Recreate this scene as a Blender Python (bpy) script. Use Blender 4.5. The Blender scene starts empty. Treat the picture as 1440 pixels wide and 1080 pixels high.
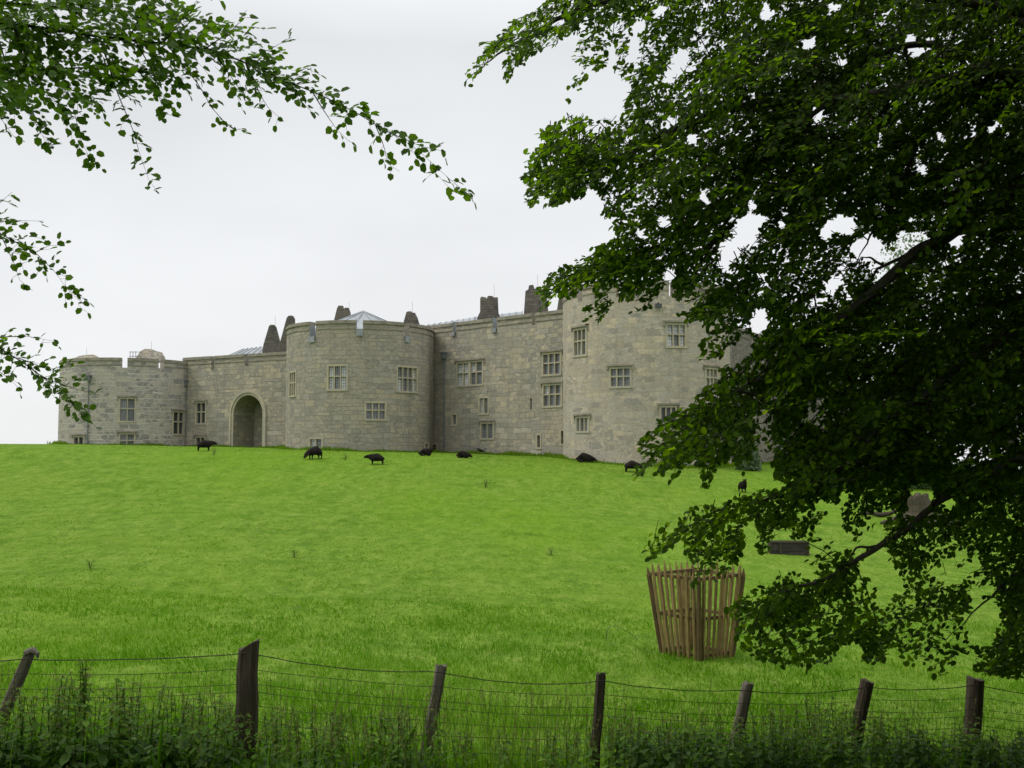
import bpy, bmesh, math, random
import numpy as np
from mathutils import Vector, Matrix
random.seed(7); rng = np.random.default_rng(11)
S = bpy.context.scene; C = S.collection
PI = math.pi
# ------------------------------------------------------------------ camera
F = 1520.0                       # focal length in photo pixels (photo 1440 x 1080)
PITCH = math.atan(100 / F)       # eye level sits at y = 640 of the photo
CP, SP = math.cos(PITCH), math.sin(PITCH)
cd = bpy.data.cameras.new('camera'); cam = bpy.data.objects.new('camera', cd); C.objects.link(cam)
cd.sensor_width = 36; cd.lens = 36 * F / 1440; cd.clip_start = 0.05; cd.clip_end = 6000
cam.location = (0, 0, 0); cam.rotation_euler = (PI / 2 + PITCH, 0, 0)
S.camera = cam
# ------------------------------------------------------------------ world, sun, exposure
SUN_EL, SUN_AZ = math.radians(52), math.radians(-92)      # azimuth clockwise from +Y: left and a little behind the camera
w = bpy.data.worlds.new('World'); S.world = w; w.use_nodes = True
wn, wl = w.node_tree.nodes, w.node_tree.links; wn.clear()
def wnode(t, **k):
    n = wn.new(t)
    for a, b in k.items(): setattr(n, a, b)
    return n
sky = wnode('ShaderNodeTexSky', sky_type='NISHITA', sun_disc=False, sun_elevation=SUN_EL, sun_rotation=SUN_AZ)
tc = wnode('ShaderNodeTexCoord'); sep = wnode('ShaderNodeSeparateXYZ'); wl.new(tc.outputs['Generated'], sep.inputs[0])
rp = wnode('ShaderNodeValToRGB'); wl.new(sep.outputs['Z'], rp.inputs[0])
e = rp.color_ramp.elements
e[0].position = 0.0; e[0].color = (.495, .50, .505, 1); e[1].position = 1.0; e[1].color = (1.30, 1.33, 1.36, 1)
for p_, c_ in ((.18, (.485, .492, .50, 1)), (.36, (.445, .458, .468, 1)), (.52, (.72, .73, .74, 1))):
    x = rp.color_ramp.elements.new(p_); x.color = c_
nz = wnode('ShaderNodeTexNoise'); nz.inputs['Scale'].default_value = 2.2; nz.inputs['Detail'].default_value = 4
mp = wnode('ShaderNodeMapping'); mp.inputs['Scale'].default_value = (1, 1, 2.6); wl.new(tc.outputs['Generated'], mp.inputs[0]); wl.new(mp.outputs[0], nz.inputs['Vector'])
mr = wnode('ShaderNodeMapRange'); mr.inputs['From Min'].default_value = .3; mr.inputs['From Max'].default_value = .7
mr.inputs['To Min'].default_value = 16.7; mr.inputs['To Max'].default_value = 19.5; wl.new(nz.outputs['Fac'], mr.inputs['Value'])
sc_ = wnode('ShaderNodeVectorMath', operation='SCALE'); wl.new(rp.outputs[0], sc_.inputs[0]); wl.new(mr.outputs[0], sc_.inputs['Scale'])
mx = wnode('ShaderNodeMix', data_type='RGBA'); mx.inputs['Factor'].default_value = .95
wl.new(sky.outputs[0], mx.inputs[6]); wl.new(sc_.outputs[0], mx.inputs[7])
bg = wnode('ShaderNodeBackground'); bg.inputs['Strength'].default_value = .1; wl.new(mx.outputs[2], bg.inputs[0])
wo = wnode('ShaderNodeOutputWorld'); wl.new(bg.outputs[0], wo.inputs[0])
sd = bpy.data.lights.new('sun', 'SUN'); sd.energy = 1.4; sd.angle = math.radians(18); sd.color = (1, .95, .86)
so = bpy.data.objects.new('sun', sd); C.objects.link(so)
sv = Vector((math.sin(SUN_AZ) * math.cos(SUN_EL), math.cos(SUN_AZ) * math.cos(SUN_EL), math.sin(SUN_EL)))
so.rotation_euler = sv.to_track_quat('Z', 'Y').to_euler()
S.view_settings.view_transform = 'Standard'; S.view_settings.look = 'None'
S.view_settings.exposure = 0; S.view_settings.gamma = 1
S.cycles.max_bounces = 8; S.cycles.diffuse_bounces = 4; S.cycles.transmission_bounces = 6; S.cycles.transparent_max_bounces = 8
# ------------------------------------------------------------------ helpers
def ray(px, py):
    a, b = (px - 720) / F, (540 - py) / F
    return Vector((a, CP - SP * b, SP + CP * b))
def P(px, py, Y):
    d = ray(px, py); return d * (Y / d.y)
def proj(p):                                        # (n,3) -> pixel x, y
    p = np.asarray(p, float); yc = p[:, 1] * CP + p[:, 2] * SP; zc = -p[:, 1] * SP + p[:, 2] * CP
    yc = np.where(yc < .05, .05, yc)
    return 720 + F * p[:, 0] / yc, 540 - F * zc / yc
def vnoise(x, y, s, seed):                         # smooth value noise, 0..1
    r_ = np.random.default_rng(seed).random((64, 64)); u, v = x * s, y * s; i, j = np.floor(u).astype(int), np.floor(v).astype(int); f, g = u - i, v - j; f = f * f * (3 - 2 * f); g = g * g * (3 - 2 * g)
    R_ = lambda a, b: r_[a % 64, b % 64]
    return (R_(i, j) * (1 - f) + R_(i + 1, j) * f) * (1 - g) + (R_(i, j + 1) * (1 - f) + R_(i + 1, j + 1) * f) * g
_ty = np.array([-60, -20, 0, 5, 11, 14, 18, 23, 30, 38, 48, 58, 68, 72, 76, 84, 92, 112, 130, 200, 400, 4000.])
_tz = np.array([-1.2, -1.2, -1.6, -2.4, -3.42, -3.75, -4.0, -4.15, -4.15, -3.85, -3.2, -2.3, -.95, -.42, -.15, 0, .08, 0, -1.6, -8, -26, -60])
_fy = np.linspace(-60, 420, 4801); _fz = np.interp(_fy, _ty, _tz)
_k = np.exp(-np.linspace(-2.5, 2.5, 61) ** 2); _k /= _k.sum(); _fz2 = np.convolve(np.pad(_fz, 30, mode='edge'), _k, 'valid')
def H(X, Y):
    X = np.asarray(X, float); Y = np.asarray(Y, float)
    g = np.where(Y < 400, np.interp(Y, _fy, _fz2), np.interp(Y, _ty, _tz))
    s = np.interp(Y, [0, 11, 23, 50, 84], [-.05, -.065, -.04, -.03, -.028])
    r = g + s * 40 * np.tanh(X / 40) - .024 * np.clip(X - 8, 0, 60) * np.clip((Y - 55) / 20, 0, 1)
    r = r + .07 * (vnoise(X + 900, Y + 900, .45, 51) - .5) * np.clip((Y - 6) / 6, 0, 1) * (Y < 120)
    return r + .05 * np.sin(X * .55 + Y * .21) * np.sin(Y * .33 - X * .12) * np.clip(1.4 - Y / 60, .15, 1)
def hz(x, y): return float(H(x, y))
def ground_at(px, py):
    d = ray(px, py); t = 6.0
    while t < 200:
        if d.z * t < hz(d.x * t, d.y * t): break
        t += .1
    return Vector((d.x * t, d.y * t, hz(d.x * t, d.y * t)))
def link(o, parent=None):
    C.objects.link(o)
    if parent is not None: o.parent = parent
    return o
def tag(o, label=None, cat=None, group=None, kind=None):
    for k, v in (('label', label), ('category', cat), ('group', group), ('kind', kind)):
        if v: o[k] = v
    return o
def empty(name, loc, label, cat, group=None, rz=0):
    o = bpy.data.objects.new(name, None); o.location = loc; o.rotation_euler.z = rz; o.empty_display_size = .3
    return tag(link(o), label, cat, group)
class MB:
    """collects polygons; builds ONE mesh object"""
    def __init__(s): s.v = []; s.f = []; s.uv = []; s.mi = []; s.smooth = False
    def poly(s, pts, uv=None, m=0):
        b = len(s.v); s.v += [tuple(p) for p in pts]; s.f.append(tuple(range(b, b + len(pts))))
        s.uv += list(uv) if uv else [(p[0] + p[1], p[2]) for p in pts]; s.mi.append(m)
    def box8(s, c, m=0):                           # c: 8 corners, bottom ring then top ring
        for q in ((3, 2, 1, 0), (4, 5, 6, 7), (0, 1, 5, 4), (1, 2, 6, 5), (2, 3, 7, 6), (3, 0, 4, 7)): s.poly([c[i] for i in q], m=m)
    def box(s, lo, hi, m=0, T=None):
        c = [Vector((x, y, z)) for z in (lo[2], hi[2]) for x, y in ((lo[0], lo[1]), (hi[0], lo[1]), (hi[0], hi[1]), (lo[0], hi[1]))]
        s.box8([T @ p for p in c] if T else c, m)
    def tube(s, pts, rad, n=8, cap=True, m=0, jit=0):
        pts = [Vector(p) for p in pts]; rings = []; prev = None; L = 0; ls = []
        for i, p in enumerate(pts):
            t = (pts[min(i + 1, len(pts) - 1)] - pts[max(i - 1, 0)]).normalized()
            a = (prev - t * prev.dot(t)) if prev is not None else t.orthogonal()
            a.normalize(); prev = a; b = t.cross(a); r = rad[i] if hasattr(rad, '__len__') else rad
            rings.append([p + (a * math.cos(2 * PI * k / n) + b * math.sin(2 * PI * k / n)) * r * (1 + jit * (random.random() - .5)) for k in range(n)])
            if i: L += (p - pts[i - 1]).length
            ls.append(L)
        base = len(s.v)
        for r in rings: s.v += [tuple(p) for p in r]
        for i in range(len(rings) - 1):
            for k in range(n):
                q = (k + 1) % n
                s.f.append((base + i * n + k, base + i * n + q, base + (i + 1) * n + q, base + (i + 1) * n + k)); s.mi.append(m)
                s.uv += [(k / n, ls[i]), ((k + 1) / n, ls[i]), ((k + 1) / n, ls[i + 1]), (k / n, ls[i + 1])]
        if cap:
            s.f.append(tuple(base + k for k in range(n))[::-1]); s.uv += [(0, 0)] * n; s.mi.append(m)
            s.f.append(tuple(base + (len(rings) - 1) * n + k for k in range(n))); s.uv += [(0, 0)] * n; s.mi.append(m)
    def build(s, name, mats, parent=None, smooth=False):
        me = bpy.data.meshes.new(name); me.from_pydata(s.v, [], s.f)
        for mt in (mats if isinstance(mats, (list, tuple)) else [mats]): me.materials.append(mt)
        ul = me.uv_layers.new(name='UVMap'); ul.data.foreach_set('uv', np.array(s.uv, 'f').ravel())
        if any(s.mi): me.polygons.foreach_set('material_index', np.array(s.mi, 'i'))
        if smooth: me.polygons.foreach_set('use_smooth', np.ones(len(s.f), bool))
        me.update()
        return link(bpy.data.objects.new(name, me), parent)
def np_mesh(name, V, Fc, mat, parent=None, tint=None, smooth=False):
    """V (n,3); Fc (m,k) equal-sized faces"""
    me = bpy.data.meshes.new(name); n, (m, k) = len(V), Fc.shape
    me.vertices.add(n); me.vertices.foreach_set('co', np.asarray(V, 'f').ravel())
    me.loops.add(m * k); me.loops.foreach_set('vertex_index', Fc.astype('i').ravel())
    me.polygons.add(m); me.polygons.foreach_set('loop_start', np.arange(0, m * k, k, dtype='i')); me.polygons.foreach_set('loop_total', np.full(m, k, 'i'))
    if smooth: me.polygons.foreach_set('use_smooth', np.ones(m, bool))
    if tint is not None:
        at = me.attributes.new('tint', 'FLOAT', 'POINT'); at.data.foreach_set('value', np.asarray(tint, 'f'))
    me.materials.append(mat); me.update(calc_edges=True); me.validate()
    return link(bpy.data.objects.new(name, me), parent)
def nrm(a): return a / np.maximum(np.linalg.norm(a, axis=-1, keepdims=True), 1e-9)
def leaf_mesh(B, D, N, L, W, tint, fold=.10):
    """B base, D direction, N normal, L length, W width -> 6-vertex folded leaves (two quads each)"""
    D = nrm(D); X = nrm(np.cross(D, N)); N = np.cross(X, D); L = L[:, None]; W = W[:, None]; n = len(B)
    up = N * W * fold
    droop = N * L * .07
    V = np.stack([B, B + D * L * .24 + X * W * .46 + up, B + D * L * .72 + X * W * .45 + up - droop, B + D * L - droop * 2.2,
                  B + D * L * .72 - X * W * .45 + up - droop, B + D * L * .24 - X * W * .46 + up], 1).reshape(-1, 3)
    i = np.arange(n)[:, None] * 6
    Fc = np.concatenate([i + np.array([[0, 1, 2, 3]]), i + np.array([[0, 3, 4, 5]])])
    return V, Fc, np.repeat(tint, 6)
def pip(poly, X, Y):                               # even-odd point in polygon
    r = np.zeros(X.shape, bool); n = len(poly)
    for i in range(n):
        x1, y1 = poly[i]; x2, y2 = poly[(i + 1) % n]
        if y1 == y2: continue
        c = ((y1 > Y) != (y2 > Y)) & (X < (x2 - x1) * (Y - y1) / (y2 - y1) + x1); r ^= c
    return r
def dilate(m, r):
    o = m.copy()
    for dx in range(-r, r + 1):
        for dy in range(-r, r + 1):
            if dx * dx + dy * dy <= r * r + 1: o |= np.roll(np.roll(m, dx, 1), dy, 0)
    return o
def tile(ox, oy, s, pts): return [(ox + x / s, oy + y / s) for x, y in pts]
# ------------------------------------------------------------------ materials
class NT:
    def __init__(s, name):
        s.m = bpy.data.materials.new(name); s.m.use_nodes = True; s.t = s.m.node_tree; s.t.nodes.clear()
        s.out = s.n('ShaderNodeOutputMaterial')
    def n(s, t, **k):
        x = s.t.nodes.new(t)
        for a, b in k.items(): setattr(x, a, b)
        return x
    def set(s, sock, v):
        if isinstance(v, bpy.types.NodeSocket): s.t.links.new(v, sock)
        elif isinstance(v, (tuple, list)) and sock.type == 'RGBA' and len(v) == 3: sock.default_value = (*v, 1)
        else: sock.default_value = v
    def math(s, op, a, b=0, c=None, clamp=False):
        x = s.n('ShaderNodeMath', operation=op, use_clamp=clamp); s.set(x.inputs[0], a); s.set(x.inputs[1], b)
        if c is not None: s.set(x.inputs[2], c)
        return x.outputs[0]
    def mix(s, f, a, b, mode='MIX'):
        x = s.n('ShaderNodeMix', data_type='RGBA', blend_type=mode); s.set(x.inputs[0], f); s.set(x.inputs[6], a); s.set(x.inputs[7], b); return x.outputs[2]
    def noise(s, vec, scale, detail=4, rough=.55, out=0):
        x = s.n('ShaderNodeTexNoise'); s.set(x.inputs['Scale'], scale); s.set(x.inputs['Detail'], detail); s.set(x.inputs['Roughness'], rough)
        if vec is not None: s.set(x.inputs['Vector'], vec)
        return x.outputs[out]
    def mapv(s, vec, scale): 
        x = s.n('ShaderNodeMapping'); s.set(x.inputs[0], vec); x.inputs['Scale'].default_value = scale; return x.outputs[0]
    def ramp(s, f, els, interp='LINEAR'):
        x = s.n('ShaderNodeValToRGB'); s.set(x.inputs[0], f); r = x.color_ramp; r.interpolation = interp
        for i, (p, c) in enumerate(els):
            el = r.elements[i] if i < 2 else r.elements.new(p)
            el.position = p; el.color = (*c, 1) if len(c) == 3 else c
        return x.outputs[0]
    def rng(s, f, a, b, c, d):
        x = s.n('ShaderNodeMapRange'); s.set(x.inputs[0], f)
        for i, v in enumerate((a, b, c, d)): s.set(x.inputs[i + 1], v)
        return x.outputs[0]
    def uv(s): return s.n('ShaderNodeTexCoord').outputs['UV']
    def obj(s): return s.n('ShaderNodeTexCoord').outputs['Object']
    def attr(s, name): x = s.n('ShaderNodeAttribute'); x.attribute_name = name; return x.outputs['Fac']
    def bsdf(s, col, rough=.8, bump=None, dist=.02, strength=.5, spec=.3, metal=0):
        b = s.n('ShaderNodeBsdfPrincipled'); s.set(b.inputs['Base Color'], col); s.set(b.inputs['Roughness'], rough)
        b.inputs['Specular IOR Level'].default_value = spec; b.inputs['Metallic'].default_value = metal
        if bump is not None:
            bn = s.n('ShaderNodeBump'); s.set(bn.inputs['Height'], bump); bn.inputs['Distance'].default_value = dist; bn.inputs['Strength'].default_value = strength
            s.t.links.new(bn.outputs[0], b.inputs['Normal'])
        return b.outputs[0]
    def done(s, sh): s.t.links.new(sh, s.out.inputs[0]); return s.m
def m_stone(name, bw, bh, mortar, mcol, cols, seedoff=0.0, contrast=1.0, damp=None, tintc=(1.47, 1.42, 1.41)):
    T = NT(name); uv = T.uv(); sp = T.n('ShaderNodeSeparateXYZ'); T.set(sp.inputs[0], uv)
    off = T.n('ShaderNodeVectorMath', operation='ADD'); T.set(off.inputs[0], uv); off.inputs[1].default_value = (seedoff, seedoff * .7, 0); uvo = off.outputs[0]
    n1 = T.noise(uvo, .9, 2); n2 = T.noise(T.mapv(uvo, (.15, 2.2, 1)), 1.0, 2); n3 = T.noise(T.mapv(uvo, (.6, 2.9, 1)), 1.3, 2)
    u = T.math('ADD', sp.outputs[0], T.math('MULTIPLY', T.math('SUBTRACT', n3, .5), .9))
    v = T.math('ADD', sp.outputs[1], T.math('ADD', T.math('MULTIPLY', T.math('SUBTRACT', n1, .5), .14), T.math('MULTIPLY', T.math('SUBTRACT', n2, .5), .5)))
    cb = T.n('ShaderNodeCombineXYZ'); T.set(cb.inputs[0], u); T.set(cb.inputs[1], v)
    def brick(w_, h_, o_, ms):
        b = T.n('ShaderNodeTexBrick', offset=o_); T.set(b.inputs['Vector'], cb.outputs[0]); b.inputs['Color1'].default_value = (0, 0, 0, 1); b.inputs['Color2'].default_value = (1, 1, 1, 1)
        b.inputs['Mortar'].default_value = (.5, .5, .5, 1); b.inputs['Scale'].default_value = 1; b.inputs['Mortar Size'].default_value = ms; b.inputs['Mortar Smooth'].default_value = .35
        b.inputs['Brick Width'].default_value = w_; b.inputs['Row Height'].default_value = h_; return b.outputs['Color'], b.outputs['Fac']
    c1, f1 = brick(bw, bh, .5, mortar); c2, f2 = brick(bw * .62, bh * .78, .37, mortar)
    sel = T.rng(T.noise(uvo, .33, 3), .46, .52, 0, 1)
    rnd = T.mix(sel, c1, c2); mf = T.mix(sel, f1, f2); rb = random.Random(int(seedoff * 10)); st_ = []
    for i in range(11):
        a_, b_ = rb.sample(cols, 2); k_ = rb.random(); q_ = rb.uniform(.89, 1.11); st_.append((i / 11, tuple((x * k_ + y * (1 - k_)) * q_ for x, y in zip(a_[1], b_[1]))))
    col = T.ramp(rnd, st_, 'CONSTANT')
    big = T.noise(uvo, .16, 5, .6); col = T.mix(T.rng(big, .42, .68, 0, .4), col, (.235, .21, .16))
    col = T.mix(T.rng(T.noise(T.mapv(uvo, (1.5, .16, 1)), .7, 5, .65), .5, .78, 0, .55 * contrast), col, (.105, .10, .085))
    fine = T.noise(uvo, 5, 6, .7); col = T.mix(1, col, T.ramp(fine, [(.25, (.74, .74, .74)), (.75, (1.22, 1.21, 1.19))]), 'MULTIPLY')
    col = T.mix(T.rng(T.noise(uvo, 1.7, 4, .7), .66, .76, 0, .5), col, (.38, .37, .32))       # lichen
    col = T.mix(T.rng(T.noise(uvo, 1.15, 3, .6), .64, .76, 0, .5), col, (.235, .185, .12))     # rusty blocks
    col = T.mix(T.math('MULTIPLY', mf, .9), col, mcol)
    if damp:                                          # a dark damp streak down the wall at u = damp[0]
        du = T.math('DIVIDE', T.math('SUBTRACT', sp.outputs[0], damp[0]), damp[1])
        gz = T.math('POWER', 2.718, T.math('MULTIPLY', T.math('MULTIPLY', du, du), -1))
        st = T.math('MULTIPLY', gz, T.rng(T.noise(T.mapv(uvo, (2.5, .5, 1)), 1.2, 5, .7), .3, .6, .25, 1))
        col = T.mix(T.math('MULTIPLY', st, .8), col, (.055, .052, .042))
    col = T.mix(1, col, tintc, 'MULTIPLY')
    h = T.math('ADD', T.math('MULTIPLY', mf, -.6), T.math('ADD', T.math('MULTIPLY', fine, .6), T.math('MULTIPLY', rnd, .35)))
    return T.done(T.bsdf(col, .93, h, .05, .8, .15))
STC = [(0, (.16, .158, .138)), (.3, (.205, .196, .16)), (.55, (.235, .228, .195)), (.8, (.185, .182, .158)), (1, (.26, .235, .175))]
M = {}
M['stone_grey'] = m_stone('pale_jointed_stone', .84, .46, .034, (.30, .29, .26), [(0, (.125, .125, .115)), (.4, (.185, .182, .165)), (.7, (.225, .218, .19)), (1, (.265, .245, .20))], 3.1, .7, None, (1.56, 1.52, 1.55))
M['stone_wall'] = m_stone('curtain_stone', .95, .42, .016, (.14, .13, .105), STC, 11.7)
M['stone_tower'] = m_stone('tower_stone', .95, .43, .015, (.145, .135, .11), STC, 23.3, 1.0, (7.6, .95))
M['stone_warm'] = m_stone('warm_tower_stone', 1.0, .42, .014, (.30, .27, .21), [(0, (.165, .160, .143)), (.35, (.225, .208, .17)), (.7, (.26, .25, .22)), (.85, (.20, .195, .175)), (1, (.31, .265, .19))], 37.9, .8)
M['stone_dark'] = m_stone('weathered_dark_stone', .6, .3, .014, (.06, .055, .045), [(0, (.036, .036, .034)), (.5, (.058, .057, .052)), (1, (.10, .095, .082))], 5.5, 1.1, None, (1.2, 1.17, 1.15))
M['stone_rough'] = m_stone('rubble_stone', .5, .26, .02, (.11, .105, .09), [(0, (.085, .083, .075)), (.5, (.125, .12, .105)), (1, (.165, .155, .13))], 47, 1)
T = NT('dressed_stone'); f = T.noise(T.obj(), 2.5, 6, .7); g_ = T.noise(T.obj(), .5, 3)
M['dressed'] = T.done(T.bsdf(T.mix(T.rng(g_, .4, .62, 0, .7), T.ramp(f, [(.3, (.31, .27, .185)), (.7, (.46, .41, .30))]), (.30, .285, .24)), .9, f, .02, .5, .15))
T = NT('coping_stone'); f = T.noise(T.obj(), 1.6, 6, .7)
M['coping'] = T.done(T.bsdf(T.ramp(f, [(.3, (.13, .125, .10)), (.52, (.24, .22, .175)), (.72, (.31, .29, .235))]), .92, f, .03, .6, .12))
T = NT('sheet_lead'); f = T.noise(T.obj(), .9, 5)
M['lead'] = T.done(T.bsdf(T.ramp(f, [(.3, (.19, .205, .215)), (.7, (.29, .31, .325))]), .7, f, .01, .2, .25))
T = NT('dark_iron'); M['iron'] = T.done(T.bsdf((.06, .065, .07), .6, T.noise(T.obj(), 6, 3), .01, .3, .3))
T = NT('grey_pipe'); M['pipe'] = T.done(T.bsdf((.13, .14, .145), .55, None, spec=.4))
def m_glass(name, col, rough):
    T = NT(name); uv = T.uv(); b = T.n('ShaderNodeTexBrick', offset=0.0); T.set(b.inputs['Vector'], uv); b.inputs['Scale'].default_value = 1
    b.inputs['Brick Width'].default_value = .17; b.inputs['Row Height'].default_value = .22; b.inputs['Mortar Size'].default_value = .012; b.inputs['Mortar Smooth'].default_value = .1
    c = T.mix(T.rng(T.noise(T.obj(), 1.3, 2), .3, .7, 0, 1), tuple(x * .75 for x in col), tuple(min(1, x * 1.25) for x in col))
    return T.done(T.bsdf(T.mix(b.outputs['Fac'], c, (.04, .04, .04)), rough, T.noise(uv, 4, 2), .01, .12, .5))
M['glass'] = m_glass('leaded_glass', (.17, .18, .19), .12)
M['glass_dark'] = m_glass('dark_leaded_glass', (.04, .045, .05), .1)
M['glass_blind'] = m_glass('pale_blind_behind_glass', (.50, .51, .52), .25)
def m_leaf(name, a, b, c, trans, rough=.42, tf=.4, refl=1.0, spec=.12):
    T = NT(name); t = T.attr('tint'); col = T.ramp(t, [(0, a), (.55, b), (1, c)])
    sp = T.bsdf(T.mix(1, col, (refl, refl, refl), 'MULTIPLY'), rough, None, spec=spec * refl)
    tr = T.n('ShaderNodeBsdfTranslucent'); T.set(tr.inputs[0], T.mix(1, col, trans, 'MULTIPLY'))
    ms = T.n('ShaderNodeMixShader'); ms.inputs[0].default_value = tf; T.t.links.new(sp, ms.inputs[1]); T.t.links.new(tr.outputs[0], ms.inputs[2])
    return T.done(ms.outputs[0])
M['beech'] = m_leaf('beech_leaf', (.034, .076, .005), (.074, .152, .007), (.19, .31, .015), (2.0, 2.0, .4), .45, .45, .32)
M['beech_left'] = m_leaf('beech_leaf_deep', (.048, .105, .010), (.082, .160, .014), (.13, .225, .022), (1.7, 1.8, .6), .45, .42, .75)
M['blade'] = m_leaf('grass_blade', (.074, .190, .005), (.110, .258, .008), (.200, .310, .045), (1.2, 1.3, .6), .8, .5, 1.0, .01)
M['blade_far'] = m_leaf('distant_grass_blade', (.100, .205, .012), (.145, .265, .018), (.215, .305, .05), (1.2, 1.25, .7), .8, .6, 1.0, .02)
M['nettle'] = m_leaf('nettle_leaf', (.050, .115, .012), (.085, .18, .015), (.13, .23, .03), (1.4, 1.5, .6), .5)
M['weed'] = m_leaf('dark_weed_leaf', (.025, .062, .008), (.045, .095, .012), (.075, .14, .02), (1.2, 1.4, .8), .5)
M['dry'] = m_leaf('dry_stalk', (.12, .16, .035), (.20, .19, .06), (.26, .22, .10), (1, 1, 1), .6)
M['far'] = m_leaf('far_foliage', (.03, .065, .02), (.05, .10, .03), (.075, .13, .04), (1, 1.2, .8), .5)
M['thistle'] = m_leaf('thistle_leaf', (.09, .15, .035), (.13, .20, .05), (.17, .24, .07), (1, 1.1, .8), .6)
M['pale'] = m_leaf('pale_foliage', (.09, .14, .07), (.13, .19, .10), (.17, .23, .13), (1, 1.1, .9), .5)
T = NT('beech_bark'); f = T.noise(T.mapv(T.obj(), (3, 3, 1)), 3, 6, .7)
M['bark'] = T.done(T.bsdf(T.ramp(f, [(.3, (.028, .025, .02)), (.7, (.075, .07, .055))]), .85, f, .03, .6, .2))
T = NT('twig_bark'); M['twig'] = T.done(T.bsdf((.018, .015, .011), .9, None, spec=.05))
def m_wood(name, a, b, c, sc):
    T = NT(name); v = T.mapv(T.obj(), (sc, sc, sc * .09)); f = T.noise(v, 1.0, 6, .65); g = T.noise(T.obj(), 2.2, 4)
    col = T.mix(T.rng(g, .4, .68, 0, .75), T.ramp(f, [(.28, a), (.72, b)]), c)
    return T.done(T.bsdf(col, .86, f, .02, .7, .15))
M['post'] = m_wood('weathered_fence_wood', (.024, .019, .014), (.105, .082, .058), (.05, .045, .028), 60)
M['post_grey'] = m_wood('silvered_fence_wood', (.045, .038, .03), (.24, .21, .17), (.11, .10, .075), 60)
M['paling'] = m_wood('cleft_chestnut_wood', (.13, .093, .036), (.37, .27, .108), (.17, .125, .055), 38)
M['paling_dark'] = m_wood('brown_post_wood', (.075, .05, .024), (.19, .13, .062), (.10, .075, .038), 38)
M['oldwood'] = m_wood('bleached_stump_wood', (.026, .022, .015), (.10, .08, .056), (.042, .043, .024), 14)
T = NT('trough_board'); f = T.noise(T.mapv(T.obj(), (1, 1, 6)), 2, 5)
M['board'] = T.done(T.bsdf(T.ramp(f, [(.3, (.02, .019, .016)), (.7, (.062, .056, .046))]), .8, f, .02, .4, .2))
T = NT('fence_wire'); M['wire'] = T.done(T.bsdf((.05, .045, .035), .7, None, spec=.2))
T = NT('black_wool'); f = T.noise(T.obj(), 14, 5, .7)
M['wool'] = T.done(T.bsdf(T.mix(T.rng(T.noise(T.obj(), 3, 3), .4, .65, 0, 1), (.010, .009, .009), (.028, .021, .017)), .95, f, .05, 1, .1))
T = NT('plastic_tube'); M['tube'] = T.done(T.bsdf((.62, .62, .56), .5))
T = NT('black_feather'); M['feather'] = T.done(T.bsdf((.012, .012, .013), .7))
# ground
T = NT('pasture_grass'); o = T.obj()
p1 = T.noise(T.mapv(o, (.5, .28, 1)), .5, 6, .62); p2 = T.noise(T.mapv(o, (1.2, .55, 1)), 1.6, 5, .7); p3 = T.noise(o, 7, 5, .8); p4 = T.noise(T.mapv(o, (1, .5, 1)), .07, 4)
col = T.ramp(p2, [(.33, (.085, .165, .018)), (.5, (.128, .222, .024)), (.66, (.180, .266, .044))])
col = T.mix(T.rng(p1, .48, .72, 0, .6), col, (.155, .240, .026))
col = T.mix(T.rng(p4, .42, .62, 0, .5), col, (.122, .240, .010))
col = T.mix(T.rng(T.noise(T.mapv(o, (1, .45, 1)), .8, 5, .65), .55, .68, 0, .6), col, (.060, .140, .006))
col = T.mix(T.rng(T.noise(T.mapv(o, (.35, .8, 1)), .55, 5, .7), .53, .66, 0, .45), col, (.062, .150, .010)); col = T.mix(T.rng(T.noise(T.mapv(o, (.6, .8, 1)), 2.6, 4, .7), .56, .68, 0, .6), col, (.185, .245, .05))
col = T.mix(1, col, T.ramp(p3, [(.25, (.62, .65, .6)), (.75, (1.32, 1.3, 1.3))]), 'MULTIPLY')
M['grass'] = T.done(T.bsdf(col, .95, T.math('ADD', T.math('MULTIPLY', p3, .6), T.math('MULTIPLY', p2, 3)), .16, .9, .03))
# ------------------------------------------------------------------ ground
def terrain():
    ys = np.concatenate([np.arange(-40, 8, 2.0), np.arange(8, 60, .5), np.arange(60, 130, 1.5), np.arange(130, 420, 20), [600, 900, 1500, 2500, 3900]])
    xs = np.concatenate([[-2500, -1200, -600, -300, -180], np.arange(-130, -30, 5), np.arange(-30, 30, .6), np.arange(30, 131, 5), [180, 300, 600, 1200, 2500]])
    X, Y = np.meshgrid(xs, ys); V = np.stack([X, Y, H(X, Y)], -1).reshape(-1, 3); nx = len(xs)
    i = (np.arange(len(ys) - 1)[:, None] * nx + np.arange(nx - 1)[None]).ravel()
    o = np_mesh('pasture', V, np.stack([i, i + 1, i + nx + 1, i + nx], 1), M['grass'], smooth=True)
    tag(o, 'bright green grass pasture rising from the fence to the castle', 'pasture', kind='structure')
terrain()
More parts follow.
